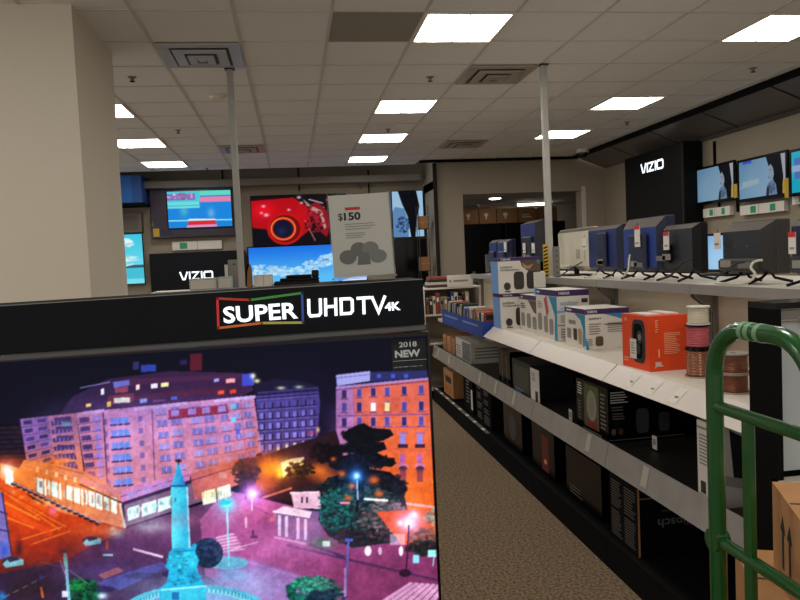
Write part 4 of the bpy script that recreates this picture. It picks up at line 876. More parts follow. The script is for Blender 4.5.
carton('accessory_box', 'slim black box at the start of the middle shelf, above the blue rail glint', 'box', 1.58, 5.25, MID, .3, .3, .27, BLKG, [('L', 'rect', .3, .1, .36, .9, DIMINK), ('L', 'rect', .7, .1, .74, .9, DIMINK)])
def tagcard(x, y, z, label):
    t = tag(empty('shelf_tag', (x, y, z)), label, 'price tag'); MB().box(0, .012, 0, .05, 0, .008, BLKG).build('foot', t); mb = MB(); mb.box(.004, .006, .0, .045, .008, .075, OFFW); decals_l = [('lines',)]
    mb.add([(.0034, q, s_) for q, s_ in ((.036, .03), (.01, .03), (.01, .06), (.036, .06))], [(0, 1, 2, 3)], GREYPRINT); mb.build('card', t)
tagcard(1.72, 3.3, MID, 'small white tag standing on the middle shelf in front of the black box'); tagcard(1.57, 4.02, MID, 'small white tag standing just left of the leafy-picture box')
# bottom deck stock
K = [('L', 'lines', .06, .5, .46, .92, 10, mat('text_dim', (84, 80, 74))), ('L', 'lines', .54, .5, .94, .92, 10, mat('text_dim', (84, 80, 74))), ('L', 'lines', .06, .06, .46, .46, 10, mat('text_dim', (84, 80, 74))), ('L', 'lines', .54, .06, .94, .46, 10, mat('text_dim', (84, 80, 74))),
     ('F', 'rect', 0, 0, .02, 1, KRAFT), ('F', 'rect', .02, .83, .6, .85, DIMINK), ('F', 'textr', 'Klipsch', .2, .4, .6, .57, DIMINK), ('F', 'lines', .24, .62, .36, .67, 1, mat('text_dim', (84, 80, 74)))]
carton('speaker_carton', 'large black carton with upside-down silver lettering on the bottom shelf', 'box', 1.535, 3.14, DECK, .5, .3, .33, MATTE, K)
carton('speaker_carton', 'plain black carton on the bottom shelf behind the lettered one', 'box', 1.56, 3.6, DECK, .45, .5, .3, BLKG, [('L', 'lines', .1, .1, .5, .3, 3, mat('text_dim', (84, 80, 74)))])
carton('speaker_carton', 'black carton with a red picture panel on the bottom shelf', 'box', 1.56, 4.3, DECK, .45, .42, .31, BLKG, [('L', 'rect', .45, .1, .75, .85, mat('red_photo', (110, 40, 34), .6, var=.4, scale=18)), ('L', 'ell', .6, .3, .06, .05, mat('pale_orange', (250, 170, 130)))])
carton('speaker_carton', 'black carton with a grey driver picture on the bottom shelf', 'box', 1.56, 4.95, DECK, .45, .45, .33, BLKG, [('L', 'ell', .5, .5, .2, .3, mat('dim_product', (72, 72, 74)))])
carton('shipping_box', 'brown cardboard box on the farthest bottom shelf', 'box', 1.56, 7.2, DECK, .36, .46, .27, KRAFT, [('L', 'rect', .2, .5, .8, .75, INK), ('L', 'rect', .1, .08, .4, .35, mat('orange_print2', (190, 100, 50))), ('L', 'rect', .5, .08, .8, .35, mat('orange_print2', (190, 100, 50)))], flaps=True)
TXc = [('L', 'lines', .1, .08+.23*k, .42, .24+.23*k, 3, DIMINK) for k in range(4)]+[('L', 'lines', .55, .3+.2*k, .9, .42+.2*k, 2, DIMINK) for k in range(3)]+[('L', 'rr', .55, .05, .9, .26, DKPRINT)]
carton('audio_box', 'tall black box covered in small white text, bottom shelf near the clear rail end', 'box', 1.56, 5.76, DECK, .4, .5, .375, MATTE, TXc)
carton('audio_box', 'narrow black box with white side label, next to the cardboard box', 'box', 1.57, 6.42, DECK, .35, .35, .37, MATTE, [('L', 'lines', .3, .2, .7, .9, 8, DIMINK), ('L', 'rect', .8, .1, .98, .6, OFFW)])
carton('media_box', 'grey and white box on the far middle shelf beneath the blue bin', 'box', 1.6, 6.55, MID, .4, .62, .2, OFFW, [('L', 'rect', .45, .08, .98, .92, mat('grey_photo', (120, 122, 118), .6, var=.4, scale=14)), ('L', 'lines', .05, .2, .4, .7, 4, GREYPRINT), ('F', 'lines', .1, .2, .8, .8, 4, GREYPRINT)])
for k in range(3):
    carton('media_box', ['small tan box, nearest of the row on the far middle shelf', 'small tan box, middle of the row on the far middle shelf', 'small tan box, last of the row on the far middle shelf'][k], 'box', 1.6, 7.22+k*.21, MID, .3, .17, .17, KRAFT if k != 1 else mat('peach_card', (196, 140, 104), .7), [('L', 'lines', .1, .2, .8, .8, 3, KRAFTD)])
# blue bin with booklets
b = tag(empty('booklet_bin', (1.51, 5.74, .9305)), 'long blue cardboard bin full of booklets at the far end of the shelves', 'bin')
mb = MB(); L = 1.62; H = .135
mb.box(0, .004, 0, L, 0, H, BLUEBIN); mb.box(.2, .204, 0, L, 0, H+.02, BLUEBIN); mb.box(.004, .2, 0, .004, 0, H, BLUEBIN); mb.box(.004, .2, L-.004, L, 0, H, BLUEBIN); mb.box(.004, .2, .004, L-.004, 0, .004, BLUEBIN)
decals(mb, .2, L, H, [('L', 'rect', .56, .6, .9, .74, mat('pale_bin_text', (120, 150, 216))), ('L', 'rect', .08, .6, .44, .74, mat('pale_bin_text', (120, 150, 216))), ('L', 'lines', .56, .25, .86, .45, 2, mat('mid_bin_text', (70, 104, 190))), ('L', 'lines', .1, .25, .4, .45, 2, mat('mid_bin_text', (70, 104, 190)))])
mb.build('tray', b)
bc = [(150, 60, 50), (210, 200, 180), (60, 70, 90), (200, 120, 70), (40, 40, 46), (96, 110, 90), (220, 214, 204), (120, 80, 60), (80, 100, 170), (44, 60, 60), (190, 170, 130), (140, 120, 120), (34, 34, 40), (110, 160, 200), (170, 80, 40), (60, 50, 50), (200, 190, 170), (90, 90, 100)]
cn = ['dark red', 'cream', 'slate', 'light orange', 'black', 'sage green', 'off-white', 'brown', 'blue', 'dark green', 'sand', 'mauve grey', 'near-black', 'pale blue', 'rust', 'dark brown', 'ivory', 'steel grey']
for k in range(18):
    y = 5.78+k*.086; h = .2+random.uniform(-.01, .045); mb = MB(); m = mat('booklet_%d' % k, bc[k], .5)
    mb.rbox(0, .15, 0, .028, 0, h, m, .003); decals(mb, .15, .028, h, [('F', 'rect', .1, .7, .9, .9, OFFW if k % 2 else INK), ('L', 'rect', .2, .5, .8, .9, OFFW if k % 3 else INK)])
    o = mb.build('booklet', None, (1.53+random.uniform(0, .015), y, .935)); o.rotation_euler[0] = random.uniform(.05, .2)
    tag(o, '%s booklet standing in the blue bin, %s' % (cn[k], 'near end' if k < 6 else 'middle' if k < 12 else 'far end'), 'booklet', 'booklets in the blue bin')
# white cubby unit at the far end
r = tag(empty('cubby_shelf', (1.44, 8.05, 0)), 'white cubby shelf unit at the far end of the run, stacked with books', 'shelving')
mb = MB()
mb.box(0, .02, 0, .5, 0, 1.27, WHITE).box(.66, .68, 0, .5, 0, 1.27, WHITE); mb.build('side_panel', r)
for z, nm in ((.1, 'shelf'), (.62, 'shelf'), (.95, 'shelf'), (1.25, 'top_board')): MB().box(.02, .66, 0, .5, z, z+.02, WHITE).build(nm, r)
MB().box(.02, .66, .49, .5, 0, 1.27, BEIGE).build('back_panel', r)
rb = random.Random(4); x = 1.475; k = 0
nm = ['brown', 'dark', 'cream', 'red', 'grey', 'tan', 'black', 'blue', 'white', 'green', 'maroon', 'beige']
cc = [(110, 70, 50), (40, 36, 36), (206, 196, 176), (140, 50, 40), (120, 118, 116), (170, 130, 90), (24, 24, 26), (50, 70, 120), (220, 214, 206), (60, 84, 64), (90, 34, 40), (190, 176, 150)]
for k in range(12):
    wdt = rb.uniform(.03, .046); hh = rb.uniform(.17, .25)
    mb = MB(); m = mat('book_%d' % k, cc[k], .6); mb.rbox(0, wdt, 0, .2, 0, hh, m, .003); mb.box(.003, wdt-.003, .003, .197, hh, hh+.001, OFFW); decals(mb, wdt, .2, hh, [('F', 'rect', .2, .6, .8, .8, OFFW if k % 2 else INK)])
    tag(mb.build('book', None, (x, 8.06, .9705)), '%s book standing in the upper cubby of the white unit' % nm[k], 'book', 'books in the white cubby'); x += wdt+.004
for k in range(4):
    mb = MB(); mb.rbox(0, .3, 0, .2, 0, .03, mat('flat_book_%d' % k, [(70, 44, 40), (204, 196, 180), (36, 38, 48), (150, 60, 44)][k], .6), .003)
    tag(mb.build('book', None, (1.5+.01*k, 8.08, 1.2705+.0305*k)), ['brown book at the bottom of the pile on the white cubby', 'cream book second in the pile on the white cubby', 'dark book third in the pile on the white cubby', 'red book on top of the pile on the white cubby'][k], 'book', 'books piled on the white cubby')
mb = MB(); mb.rbox(0, .3, 0, .012, 0, .13, OFFW, .003); decals(mb, .3, .012, .13, [('F', 'rect', .08, .4, .16, .6, GREYPRINT), ('F', 'rect', .24, .42, .8, .58, GREYPRINT)])
o = mb.build('shelf_sign', None, (1.72, 8.02, 1.2725)); o.rotation_euler = (-.0, .0, .0); tag(o, 'small white sign board standing on the white cubby unit', 'sign')
MB_ = MB(); MB_.box(0, .05, 0, .02, 0, 1.62, GREY); tag(MB_.build('upright_post', None, (2.17, 7.99, 0)), 'bare grey slotted upright at the far end of the shelving run', 'upright')
# things standing on the monitor shelf near the right pole
mb = MB(); mb.box(0, .05, 0, .03, 0, .25, GREY); [mb.box(.02, .03, -.001, .0, .03+k*.045, .045+k*.045, DGREY) for k in range(5)]
tag(mb.build('upright_post', None, (2.13, at_x(554, 262, 2.13)[1], 1.4035)), 'short grey slotted post beside the right pole on the monitor shelf', 'upright')
mb = MB(); mb.rbox(0, .006, 0, .07, 0, .27, YELLOW, .002)
for k in range(9): mb.add([(-.0006, .005, .02+k*.028), (-.0006, .06, .008+k*.028), (-.0006, .06, .02+k*.028), (-.0006, .005, .032+k*.028)], [(0, 1, 2, 3)], MATTE)
o = mb.build('caution_strip', None, (2.02, at_x(548, 285, 2.02)[1]-.03, 1.4035), .3); tag(o, 'narrow yellow and black strip standing by the right pole', 'strip')
carton('slim_box', 'slim white and blue carton behind the purple-banded boxes', 'box', 1.76, 5.1, 1.296, .07, .06, .17, OFFW, [('L', 'rect', 0, 0, 1, .35, CYAN), ('F', 'rect', 0, 0, 1, .35, CYAN)])

# ------------------------------------------------------------------ pictures on the smaller screens
def pic_woman():
    c = Canvas(0, 0, 160, 90, 2); c.a[:] = (118, 158, 196); c.poly([(0, 0), (110, 0), (110, 90), (0, 90)], (96, 140, 182), 1, (150, 186, 214), (0, 0, 110, 60))
    c.glow(40, 60, 50, (150, 188, 214), .6); c.poly([(96, 0), (160, 0), (160, 90), (128, 90), (122, 60), (108, 30)], (6, 8, 12)); c.poly([(104, 24), (112, 18), (120, 30), (122, 44), (116, 58), (106, 54), (103, 44), (99, 40), (104, 34)], (150, 172, 194))
    c.poly([(100, 62), (116, 54), (128, 66), (132, 90), (92, 90)], (120, 144, 174)); c.line(108, 32, 113, 31, 1.5, (20, 30, 44)); c.line(103, 48, 108, 49, 1.6, (40, 44, 60)); c.poly([(98, 70), (108, 66), (104, 90), (96, 90)], (30, 40, 60)); c.leaf(112, 74, 12, 12, (70, 92, 120), 60, 2.2, 3, .5)
    c.poly([(122, 0), (144, 0), (152, 60), (146, 90), (140, 90), (140, 50)], (8, 9, 14)); c.poly([(144, 0), (160, 0), (160, 90), (150, 90), (152, 50)], (176, 186, 196)); c.poly([(150, 60), (157, 60), (156, 90), (149, 90)], (206, 170, 60)); c.blur(1); return c
def pic_wide():
    c = pic_woman(); c.poly([(0, 50), (70, 46), (72, 58), (0, 66)], (176, 200, 210), .8); c.rect(14, 0, 46, 7, (60, 90, 220)); c.poly([(0, 10), (14, 8), (12, 60), (0, 64)], (110, 170, 200), .6); return c
def pic_red():
    c = Canvas(0, 0, 160, 90, 2); c.a[:] = (14, 8, 12); c.poly([(0, 8), (70, 4), (92, 20), (100, 60), (70, 84), (40, 84), (24, 60), (0, 56)], (176, 8, 22)); c.glow(20, 26, 20, (236, 14, 34), .9, 14); c.glow(80, 36, 22, (196, 10, 24), .8, 16); c.rect(0, 60, 36, 90, (10, 8, 20))
    c.ell(54, 60, 30, 29, (196, 16, 18)); c.ell(54, 60, 26, 25, (110, 8, 10)); c.ell(51, 60, 21.5, 21, (255, 104, 50)); c.ell(51, 60, 18.5, 18, (150, 20, 16)); c.ell(51, 60, 17, 16.5, (16, 16, 44)); c.glow(48, 64, 7, (34, 44, 90), .7)
    for x, y, q in ((20, 18, 3), (24, 34, 4), (16, 30, 2.4), (80, 4, 3.4), (84, 14, 2.6), (62, 26, 2.6), (128, 10, 2), (120, 24, 2)): c.glow(x, y, q, (236, 226, 240), .9, q*.7)
    c.poly([(96, 20), (110, 12), (126, 30), (130, 60), (124, 78), (108, 62)], (140, 14, 30)); c.poly([(86, 6), (100, 20), (118, 30), (124, 60), (120, 64), (114, 36), (96, 26)], (196, 170, 160), .8); c.line(88, 46, 104, 84, 1.2, (220, 120, 150)); c.line(96, 8, 120, 16, 1.4, (210, 200, 220)); c.leaf(104, 44, 16, 26, (120, 20, 34), 60, 3, 6, .7)
    c.poly([(134, 14), (158, 16), (154, 80), (142, 84)], (110, 136, 196)); c.poly([(132, 10), (156, 8), (158, 18), (136, 20)], (20, 24, 40)); c.leaf(138, 60, 8, 24, (60, 60, 100), 40, 2.6, 9, .6); c.glow(146, 3, 5, (60, 200, 120), .6, 2); c.blur(1); return c
def pic_sky():
    c = Canvas(0, 0, 160, 60, 2); c.poly([(0, 0), (160, 0), (160, 60), (0, 60)], (22, 110, 226), 1, (90, 186, 244), (0, 0, 0, 50)); rr = random.Random(5)
    for cx, cy, rx, ry, n in ((20, 36, 22, 9, 70), (60, 40, 34, 8, 90), (118, 22, 22, 8, 80), (96, 30, 22, 6, 50), (140, 34, 24, 8, 60)): c.leaf(cx, cy, rx, ry, (170, 214, 246), n, 3, int(cx), .15)
    c.poly([(118, 60), (140, 46), (160, 40), (160, 60)], (220, 234, 250)); c.line(120, 60, 160, 44, 3, (70, 130, 220)); c.leaf(18, 54, 5, 3, (16, 50, 130), 30, 1.6, 8, .3); c.blur(1); return c
def pic_court():
    c = Canvas(0, 0, 160, 90, 2); c.a[:] = (22, 132, 220); c.rect(0, 0, 160, 26, (70, 200, 214)); c.rect(0, 6, 70, 22, (110, 120, 190)); c.leaf(34, 12, 34, 8, (206, 120, 170), 50, 3, 2, .5); c.rect(0, 26, 80, 42, (110, 216, 226)); c.rect(0, 34, 82, 37, (60, 190, 200)); c.rect(82, 0, 160, 12, (96, 214, 196)); c.rect(82, 12, 160, 15, (40, 120, 220)); c.rect(82, 15, 160, 28, (226, 130, 170)); c.line(0, 72, 160, 74, 3, (150, 230, 240)); c.poly([(50, 74), (118, 74), (120, 84), (48, 84)], (220, 36, 50)); c.poly([(46, 84), (120, 84), (122, 90), (44, 90)], (206, 150, 200)); c.line(50, 70, 118, 72, 3, (240, 240, 240))
    c.glow(40, 48, 10, (120, 220, 190), .5, 14); c.glow(108, 56, 9, (190, 210, 230), .5, 12); c.blur(1); return c
def pic_teal():
    c = Canvas(0, 0, 60, 100, 2); c.poly([(0, 0), (60, 0), (60, 100), (0, 100)], (60, 196, 226), 1, (120, 220, 236), (0, 0, 0, 80)); c.leaf(26, 18, 24, 12, (206, 240, 246), 60, 4, 3, .15); c.leaf(34, 50, 20, 8, (180, 230, 240), 50, 4, 4, .15); c.leaf(20, 34, 16, 6, (40, 150, 190), 30, 4, 6, .3); c.rect(0, 62, 60, 68, (50, 90, 110)); c.rect(0, 68, 60, 90, (70, 190, 214)); c.line(20, 72, 50, 60, 3, (200, 230, 240)); c.blur(1); return c
def pic_edge():
    c = Canvas(0, 0, 160, 90, 2); c.a[:] = (40, 200, 226); c.rect(10, 14, 160, 80, (90, 130, 210)); c.rect(0, 30, 60, 44, (170, 196, 240)); c.rect(0, 60, 30, 90, (30, 190, 220)); c.blur(1); return c
W1, W2, PR, PSK, PCO, PTE, PED = pic_woman(), pic_wide(), pic_red(), pic_sky(), pic_court(), pic_teal(), pic_edge()
def cf(c, bright=1.):
    kx = c.W/c.k; ky = c.H/c.k
    return lambda u, v, P: c.sample(u*kx, (1-v)*ky)*bright
def wall_tv(name, label, x, y, z, w, h, rz, picture, bright=1., nx=110, ny=62, bez=.012, dep=.05, group=None):
    """x, y, z = lower left corner of the front as the viewer sees it; rz turns it (0: faces the camera end)"""
    r = tag(empty(name, (x, y, z), rz), label, 'television', group)
    MB().rbox(0, w, .006, dep, 0, h, BLKG, .006).build('housing', r)
    MB().box(0, w, 0, .006, 0, bez*1.3, BLKG).box(0, w, 0, .006, h-bez, h, BLKG).box(0, bez, 0, .006, bez*1.3, h-bez, BLKG).box(w-bez, w, 0, .006, bez*1.3, h-bez, BLKG).build('bezel', r)
    screen_mesh('screen', (bez, .0055, bez*1.3), (1, 0, 0), (0, 0, 1), w-2*bez, h-bez*2.3, nx, ny, cf(picture, bright), r)
    MB().box(w*.35, w*.65, dep, dep+.06, h*.3, h*.7, MATTE).build('wall_bracket', r)
    return r
# ---- back wall
YW = YB
def bw(u, v, d=0.): p = at_y(u, v, YW-d); return p[0], p[2]
def back_tv(label, u0, v0, u1, v1, pic, d=.12, bright=1., **k):
    x0, z1 = bw(u0, v0, d); x1, z0 = bw(u1, v1, d); return wall_tv('wall_television', label, x0, YW-d, z0, x1-x0, z1-z0, 0, pic, bright, dep=.055, **k)
# demo board with the game screen
x0, z1 = bw(148.5, 186, .16); x1, z0 = bw(237, 235.5, .16)
r = tag(empty('demo_board', (x0, YW-.16, z0)), 'dark purple demo board on the back wall holding a screen with a blue court', 'display board')
DB = mat('demo_board_dark', (44, 32, 52), .3, var=.4, scale=5, coat=.3)
MB().rbox(0, x1-x0, 0, .158, 0, z1-z0, DB, .01).build('board', r)
a = bw(167, 192, .16); b = bw(232.5, 226, .16); W_ = b[0]-a[0]; H_ = a[1]-b[1]; ox = a[0]-x0; oz = b[1]-z0
hs = MB().box(ox-.02, ox+W_+.02, -.03, .0, oz-.02, oz+H_+.02, BLKG).build('monitor_housing', r)
sc = screen_mesh('screen', (ox, -.0305, oz), (1, 0, 0), (0, 0, 1), W_, H_, 110, 62, cf(PCO), hs)
MB().rbox(.03, .13, -.015, 0, .03, .17, YELLOW, .004).build('yellow_tag', r); MB().box(.16, .34, -.02, 0, .05, .16, NAVY).build('control_panel', r); MB().box(.4, x1-x0-.05, -.012, 0, z1-z0-.12, z1-z0-.05, mat('blue_tint_strip', (44, 52, 96), .3)).build('header_strip', r)
back_tv('back wall television showing a bright red racing machine close up', 250, 196, 349, 243.5, PR, bright=1.)
x0, z1 = bw(247, 247, .12); x1, z0 = bw(368, 281, .12)
o = wall_tv('wall_television', 'back wall television showing blue sky and clouds, below the red picture', x0, YW-.12, z0, x1-x0, z1-z0, 0, PSK, 1., dep=.055, bez=.02)
x0, z1 = bw(342, 194, .1); x1, z0 = bw(390, 240, .1)
wall_tv('wall_television', 'back wall television almost hidden behind the price sign, only its bluish top edge showing', bw(352, 194)[0], YW-.1, z0, x1-bw(352, 194)[0], z1-z0, 0, W2, 1.)
x0, z1 = bw(391, 191, .16); x1, z0 = bw(425, 237, .16)
def pic_half():
    c = Canvas(0, 0, 70, 90, 2); c.a[:] = (150, 186, 214); c.poly([(14, 0), (56, 0), (62, 30), (54, 60), (50, 90), (40, 90), (34, 50), (22, 24)], (8, 10, 16)); c.poly([(6, 30), (26, 34), (36, 60), (34, 90), (0, 90), (0, 40)], (90, 130, 176)); c.leaf(22, 66, 14, 16, (40, 60, 96), 70, 2.4, 2, .6); c.blur(1); return c
wall_tv('wall_television', 'back wall television with a dark-haired head on pale blue, right of the price sign', x0, YW-.16, z0, x1-x0, z1-z0, 0, pic_half(), 1., 60, 80)
x0, z1 = bw(394, 240, .1); x1, z0 = bw(431, 284, .1)
tag(MB().rbox(0, x1-x0, 0, .095, 0, z1-z0, BLKG, .006).build('wall_speaker', None, (x0, YW-.1, z0)), 'plain black panel on the back wall below the dark-haired head screen', 'panel')
x0, z1 = bw(122, 234, .1); x1, z0 = bw(145.5, 284, .1)
wall_tv('wall_television', 'back wall television with pale teal picture, right beside the column', x1-1.0, YW-.1, z0, 1.0, z1-z0, 0, PTE, 1., 80, 80)
x0, z1 = bw(112, 214, .2); x1, z0 = bw(142, 232, .2)
tag(MB().rbox(0, .62, 0, .19, 0, z1-z0, mat('grey_box_paint', (112, 104, 96), .7), .006).box(.05, .57, -.004, 0, .04, z1-z0-.04, mat('grey_box_face', (98, 90, 82), .7)).build('wall_box', None, (x1-.62, YW-.2, z0)), 'grey wall box above the pale teal screen beside the column', 'box')
# blue department sign by the column
x1, z0 = bw(145, 203, .5)
BS = mat('blue_sign', (26, 96, 176), .55)
r = tag(empty('blue_sign', (x1-1.62, YW-.62, z0)), 'big bright blue sign panel high on the back wall beside the column', 'sign')
MB().box(0, 1.45, 0, .6, .0, 3.17-z0, BS).build('face_panel', r); MB().box(1.45, 1.6, .0, .6, .0, 3.17-z0, mat('blue_sign_shaded_side', (20, 72, 140), .55)).build('side_panel', r); MB().box(-.02, 1.62, -.02, .62, -.03, 0, MATTE).build('bottom_edge', r)  # side repeats the sign blue darker, its shading put into the colour
# brand panel low on the back wall
x0, z1 = bw(149, 254, .2); x1, z0 = bw(246, 291, .2)
r = tag(empty('lit_sign', (x0, YW-.2, z0)), 'black panel with glowing white lettering low on the back wall, behind the left pole', 'sign')
bp = MB().rbox(0, x1-x0, 0, .195, 0, z1-z0, mat('panel_black', (13, 15, 24), .6, var=.15, spec=.2), .006).build('panel', r)
a = bw(180.5, 280.5, .2); b = bw(213, 270.5, .2)
mb = MB(); sign_logo(mb, (a[0]-x0, -.001, a[1]-z0-.0), (1, 0, 0), (0, 0, 1), b[0]-a[0], b[1]-a[1], GLOW, .004); mb.build('lettering', bp)
# price strips, tan boxes, conduits on the back wall
def strip(u0, v0, u1, v1, label, patches=((.15, .3),)):
    x0, z1 = bw(u0, v0, .05); x1, z0 = bw(u1, v1, .05); w_ = x1-x0; h_ = z1-z0
    mb = MB(); mb.box(0, w_, 0, .045, 0, h_, OFFW); decals(mb, w_, .045, h_, [('F', 'rect', a, .15, b, .85, GREENP) for a, b in patches]+[('F', 'rect', .5, .0, .51, 1, GREYPRINT)]); tag(mb.build('price_strip', None, (x0, YW-.05, z0)), label, 'price strip')
strip(172, 242, 222, 248.5, 'white price strip under the demo board on the back wall')
for k, (u0, v0, u1, v1, lb) in enumerate(((426, 216, 438, 228, 'tan box high on the shelf post right of the back wall screens'), (427, 257, 439, 270, 'tan box lower on the shelf post right of the back wall screens'))):
    x0, z1 = at_y(u0, v0, 12.0)[[0, 2]]; x1, z0 = at_y(u1, v1, 12.0)[[0, 2]]; mb = MB(); mb.box(0, .15, 0, .2, 0, z1-z0, KRAFTD); mb.box(.0, .15, -.002, 0, (z1-z0)*.47, (z1-z0)*.53, KRAFT)
    tag(mb.build("tan_box", None, (2.14, 12.0, at_y(432, v1, 12.0)[2]-.001)), lb, 'box')
nr = tag(empty('narrow_rack', (2.125, 11.99, 0)), 'narrow metal rack holding the two tan boxes, beside the black edge post', 'rack')
for xx, yy in ((0, .0), (.165, .0), (0, .21), (.165, .21)): MB().box(xx, xx+.01, yy, yy+.01, 0, 2.5, DGREY).build('post', nr)
for v in (228, 270): zz = at_y(432, v, 12.0)[2]; MB().box(.0, .175, .0, .22, zz-.012, zz-.002, DGREY).build('shelf', nr)
for u, v0, v1, lb in ((298, 168, 191, 'thin dark conduit dropping to the red picture screen'), (236, 186, 250, 'dark conduit behind the left pole'), (265-43, 170, 186, 'short dark conduit above the demo board'), (368, 170, 193, 'short dark conduit above the price sign')):
    a = bw(u, v0, .03); b = bw(u, v1, .03); tag(MB().box(-.012, .012, -.014, .012, b[1], min(a[1], 3.5), MATTE).build('conduit', None, (a[0], YW-.02, 0)), lb, 'conduit')
a = bw(352, 180, .1); b = bw(362, 187, .1); tag(MB().cyl((a[0], YW-.1, a[1]), (b[0], YW-.06, b[1]), .02, GREY).build('brace_rod'), 'short slanted metal brace rod above the price sign', 'rod')
# ---- low display table between (only its top is seen over the big television)
r = tag(empty('low_shelf', (-1.15, 6.12, 0)), 'low white shelf behind the big television, its top hidden behind the header', 'shelving')
MB().box(0, 1.6, 0, .4, 1.4, 1.43, WHITE).build('top_board', r)
for xx in (0, 1.58): MB().box(xx, xx+.02, 0, .4, 0, 1.4, WHITE).build('side_panel', r)
MB().box(.02, 1.58, .37, .4, 0, 1.4, BEIGE).build('back_panel', r); MB().box(.02, 1.58, 0, .37, .7, .72, WHITE).build('shelf', r)
GB = mat('pale_grey_card', (176, 186, 188), .6)
for (x0, x1, z1, lb) in ((-.845, -.625, 1.525, 'pale grey flat box under the glowing white lettering of the black panel'), (-.62, -.51, 1.53, 'narrow pale grey box left of the upright grey card')):
    mb = MB(); mb.rbox(0, x1-x0, 0, .2, 0, z1-1.4305, GB, .004); mb.box(.01, x1-x0-.01, -.001, 0, .01, z1-1.445, OFFW); tag(mb.build('grey_box', None, (x0, 6.15, 1.4305)), lb, 'box')
mb = MB(); mb.rbox(0, .1, 0, .02, 0, .24, mat('grey_card', (136, 134, 126), .6), .003); mb.box(-.03, -.003, 0, .01, 0, .2, OFFW); mb.cyl((.05, -.001, .2), (.05, .001, .2), .008, INK); o = mb.build('upright_card', None, (-.545, 6.37, 1.4305)); tag(o, 'tall grey upright card standing just left of the left pole', 'card')
mb = MB(); mb.prism([(0, 0), (.05, 0), (.05, .15), (.035, .2), (.01, .13)], ((0, 0, 0), (1, 0, 0), (0, 0, 1)), .03, KRAFTD); mb.prism([(-.012, .02), (0, 0), (.01, .13), (.03, .2), (.01, .19)], ((0, .004, 0), (1, 0, 0), (0, 0, 1)), .03, MATTE); tag(mb.build('folded_box', None, (-.385, 6.2, 1.4305)), 'small torn brown and black card right of the left pole', 'card')
mb = MB(); mb.rbox(0, .16, 0, .1, 0, .1, OFFW, .004); mb.box(.08, .084, -.001, 0, 0, .1, GREYPRINT); tag(mb.build('white_box', None, (-.33, 6.25, 1.4305)), 'small cream box left of the black sound bar', 'box')
r = tag(empty('sound_bar', (-.14, 6.16, 1.4305)), 'black sound bar with stepped top in front of the sky screen', 'sound bar')
MB().rbox(-.02, .36, 0, .25, 0, .035, BLACK, .006).build('base', r); MB().rbox(.03, .36, .02, .22, .036, .06, BLKG, .006).build('middle_tier', r); MB().rbox(.08, .3, .05, .2, .061, .085, BLACK, .008).build('top_tier', r); MB().rbox(.3, .36, .05, .2, .061, .12, BLKG, .008).build('end_block', r)
# ---- stock room contents
tw_ = 0
for k in range(2):
    r = tag(empty('black_cabinet', (3.05+k*1.36, 14.6, 0)), 'tall black cabinet in the stock room, '+('left one' if k == 0 else 'right one'), 'cabinet', 'black cabinets in the stock room')
    MB().rbox(0, 1.3, 0, .6, 0, 2.27, BLKG, .01).build('body', r); MB().box(.62, .68, -.02, 0, .9, 1.3, GREY).build('handle', r)
    MB().box(.66, .67, -.003, 0, .02, 2.25, MATTE).build('door_gap', r)
xs = [3.12, 3.5, 3.88, 4.26, 4.72, 5.2]
for k, x in enumerate(xs):
    w_ = .36 if k not in (3,) else .44
    if k == 3: w_ = .44
    mb = MB(); mb.box(0, w_, 0, .35, 0, .3, KRAFTD if k else mat('brown_dark_box', (84, 58, 42), .8)); decals(mb, w_, .35, .3, [('F', 'ell', .4, .6, .12, .12, WINK), ('F', 'rect', .36, .3, .44, .5, WINK)] if k % 2 or k == 2 else [('F', 'lines', .2, .3, .8, .6, 2, WINK)])
    tag(mb.build('stock_box', None, (x, 14.65, 2.2755)), 'brown stock box with white mark on the cabinets, %s from the left' % ('first second third fourth fifth sixth'.split()[k]), 'box', 'stock boxes on the black cabinets')
p = at_z(495, 197, 2.76)
r = tag(empty('round_light', (p[0], p[1], 2.76)), 'small round ceiling light in the stock room', 'ceiling light'); MB().lathe([(0, -.001), (.14, -.001), (.14, -.02), (.12, -.03)], WHITE).build('rim', r); MB().lathe([(.12, -.03), (.08, -.045), (0, -.05)], DIFF).build('lens', r)
p = at_y(530, 205, 15.7)
r = tag(empty('strip_light', (p[0], 15.7, 2.76)), 'long strip light on the stock room ceiling', 'ceiling light'); MB().box(-1.2, .5, -.08, .08, -.03, -.001, WHITE).build('body', r); MB().rbox(-.28, .48, -.05, .05, -.07, -.031, DIFF, .01).build('tube_cover', r); MB().rbox(-1.18, -.3, -.05, .05, -.07, -.031, OFFW, .01).build('tube_cover', r)
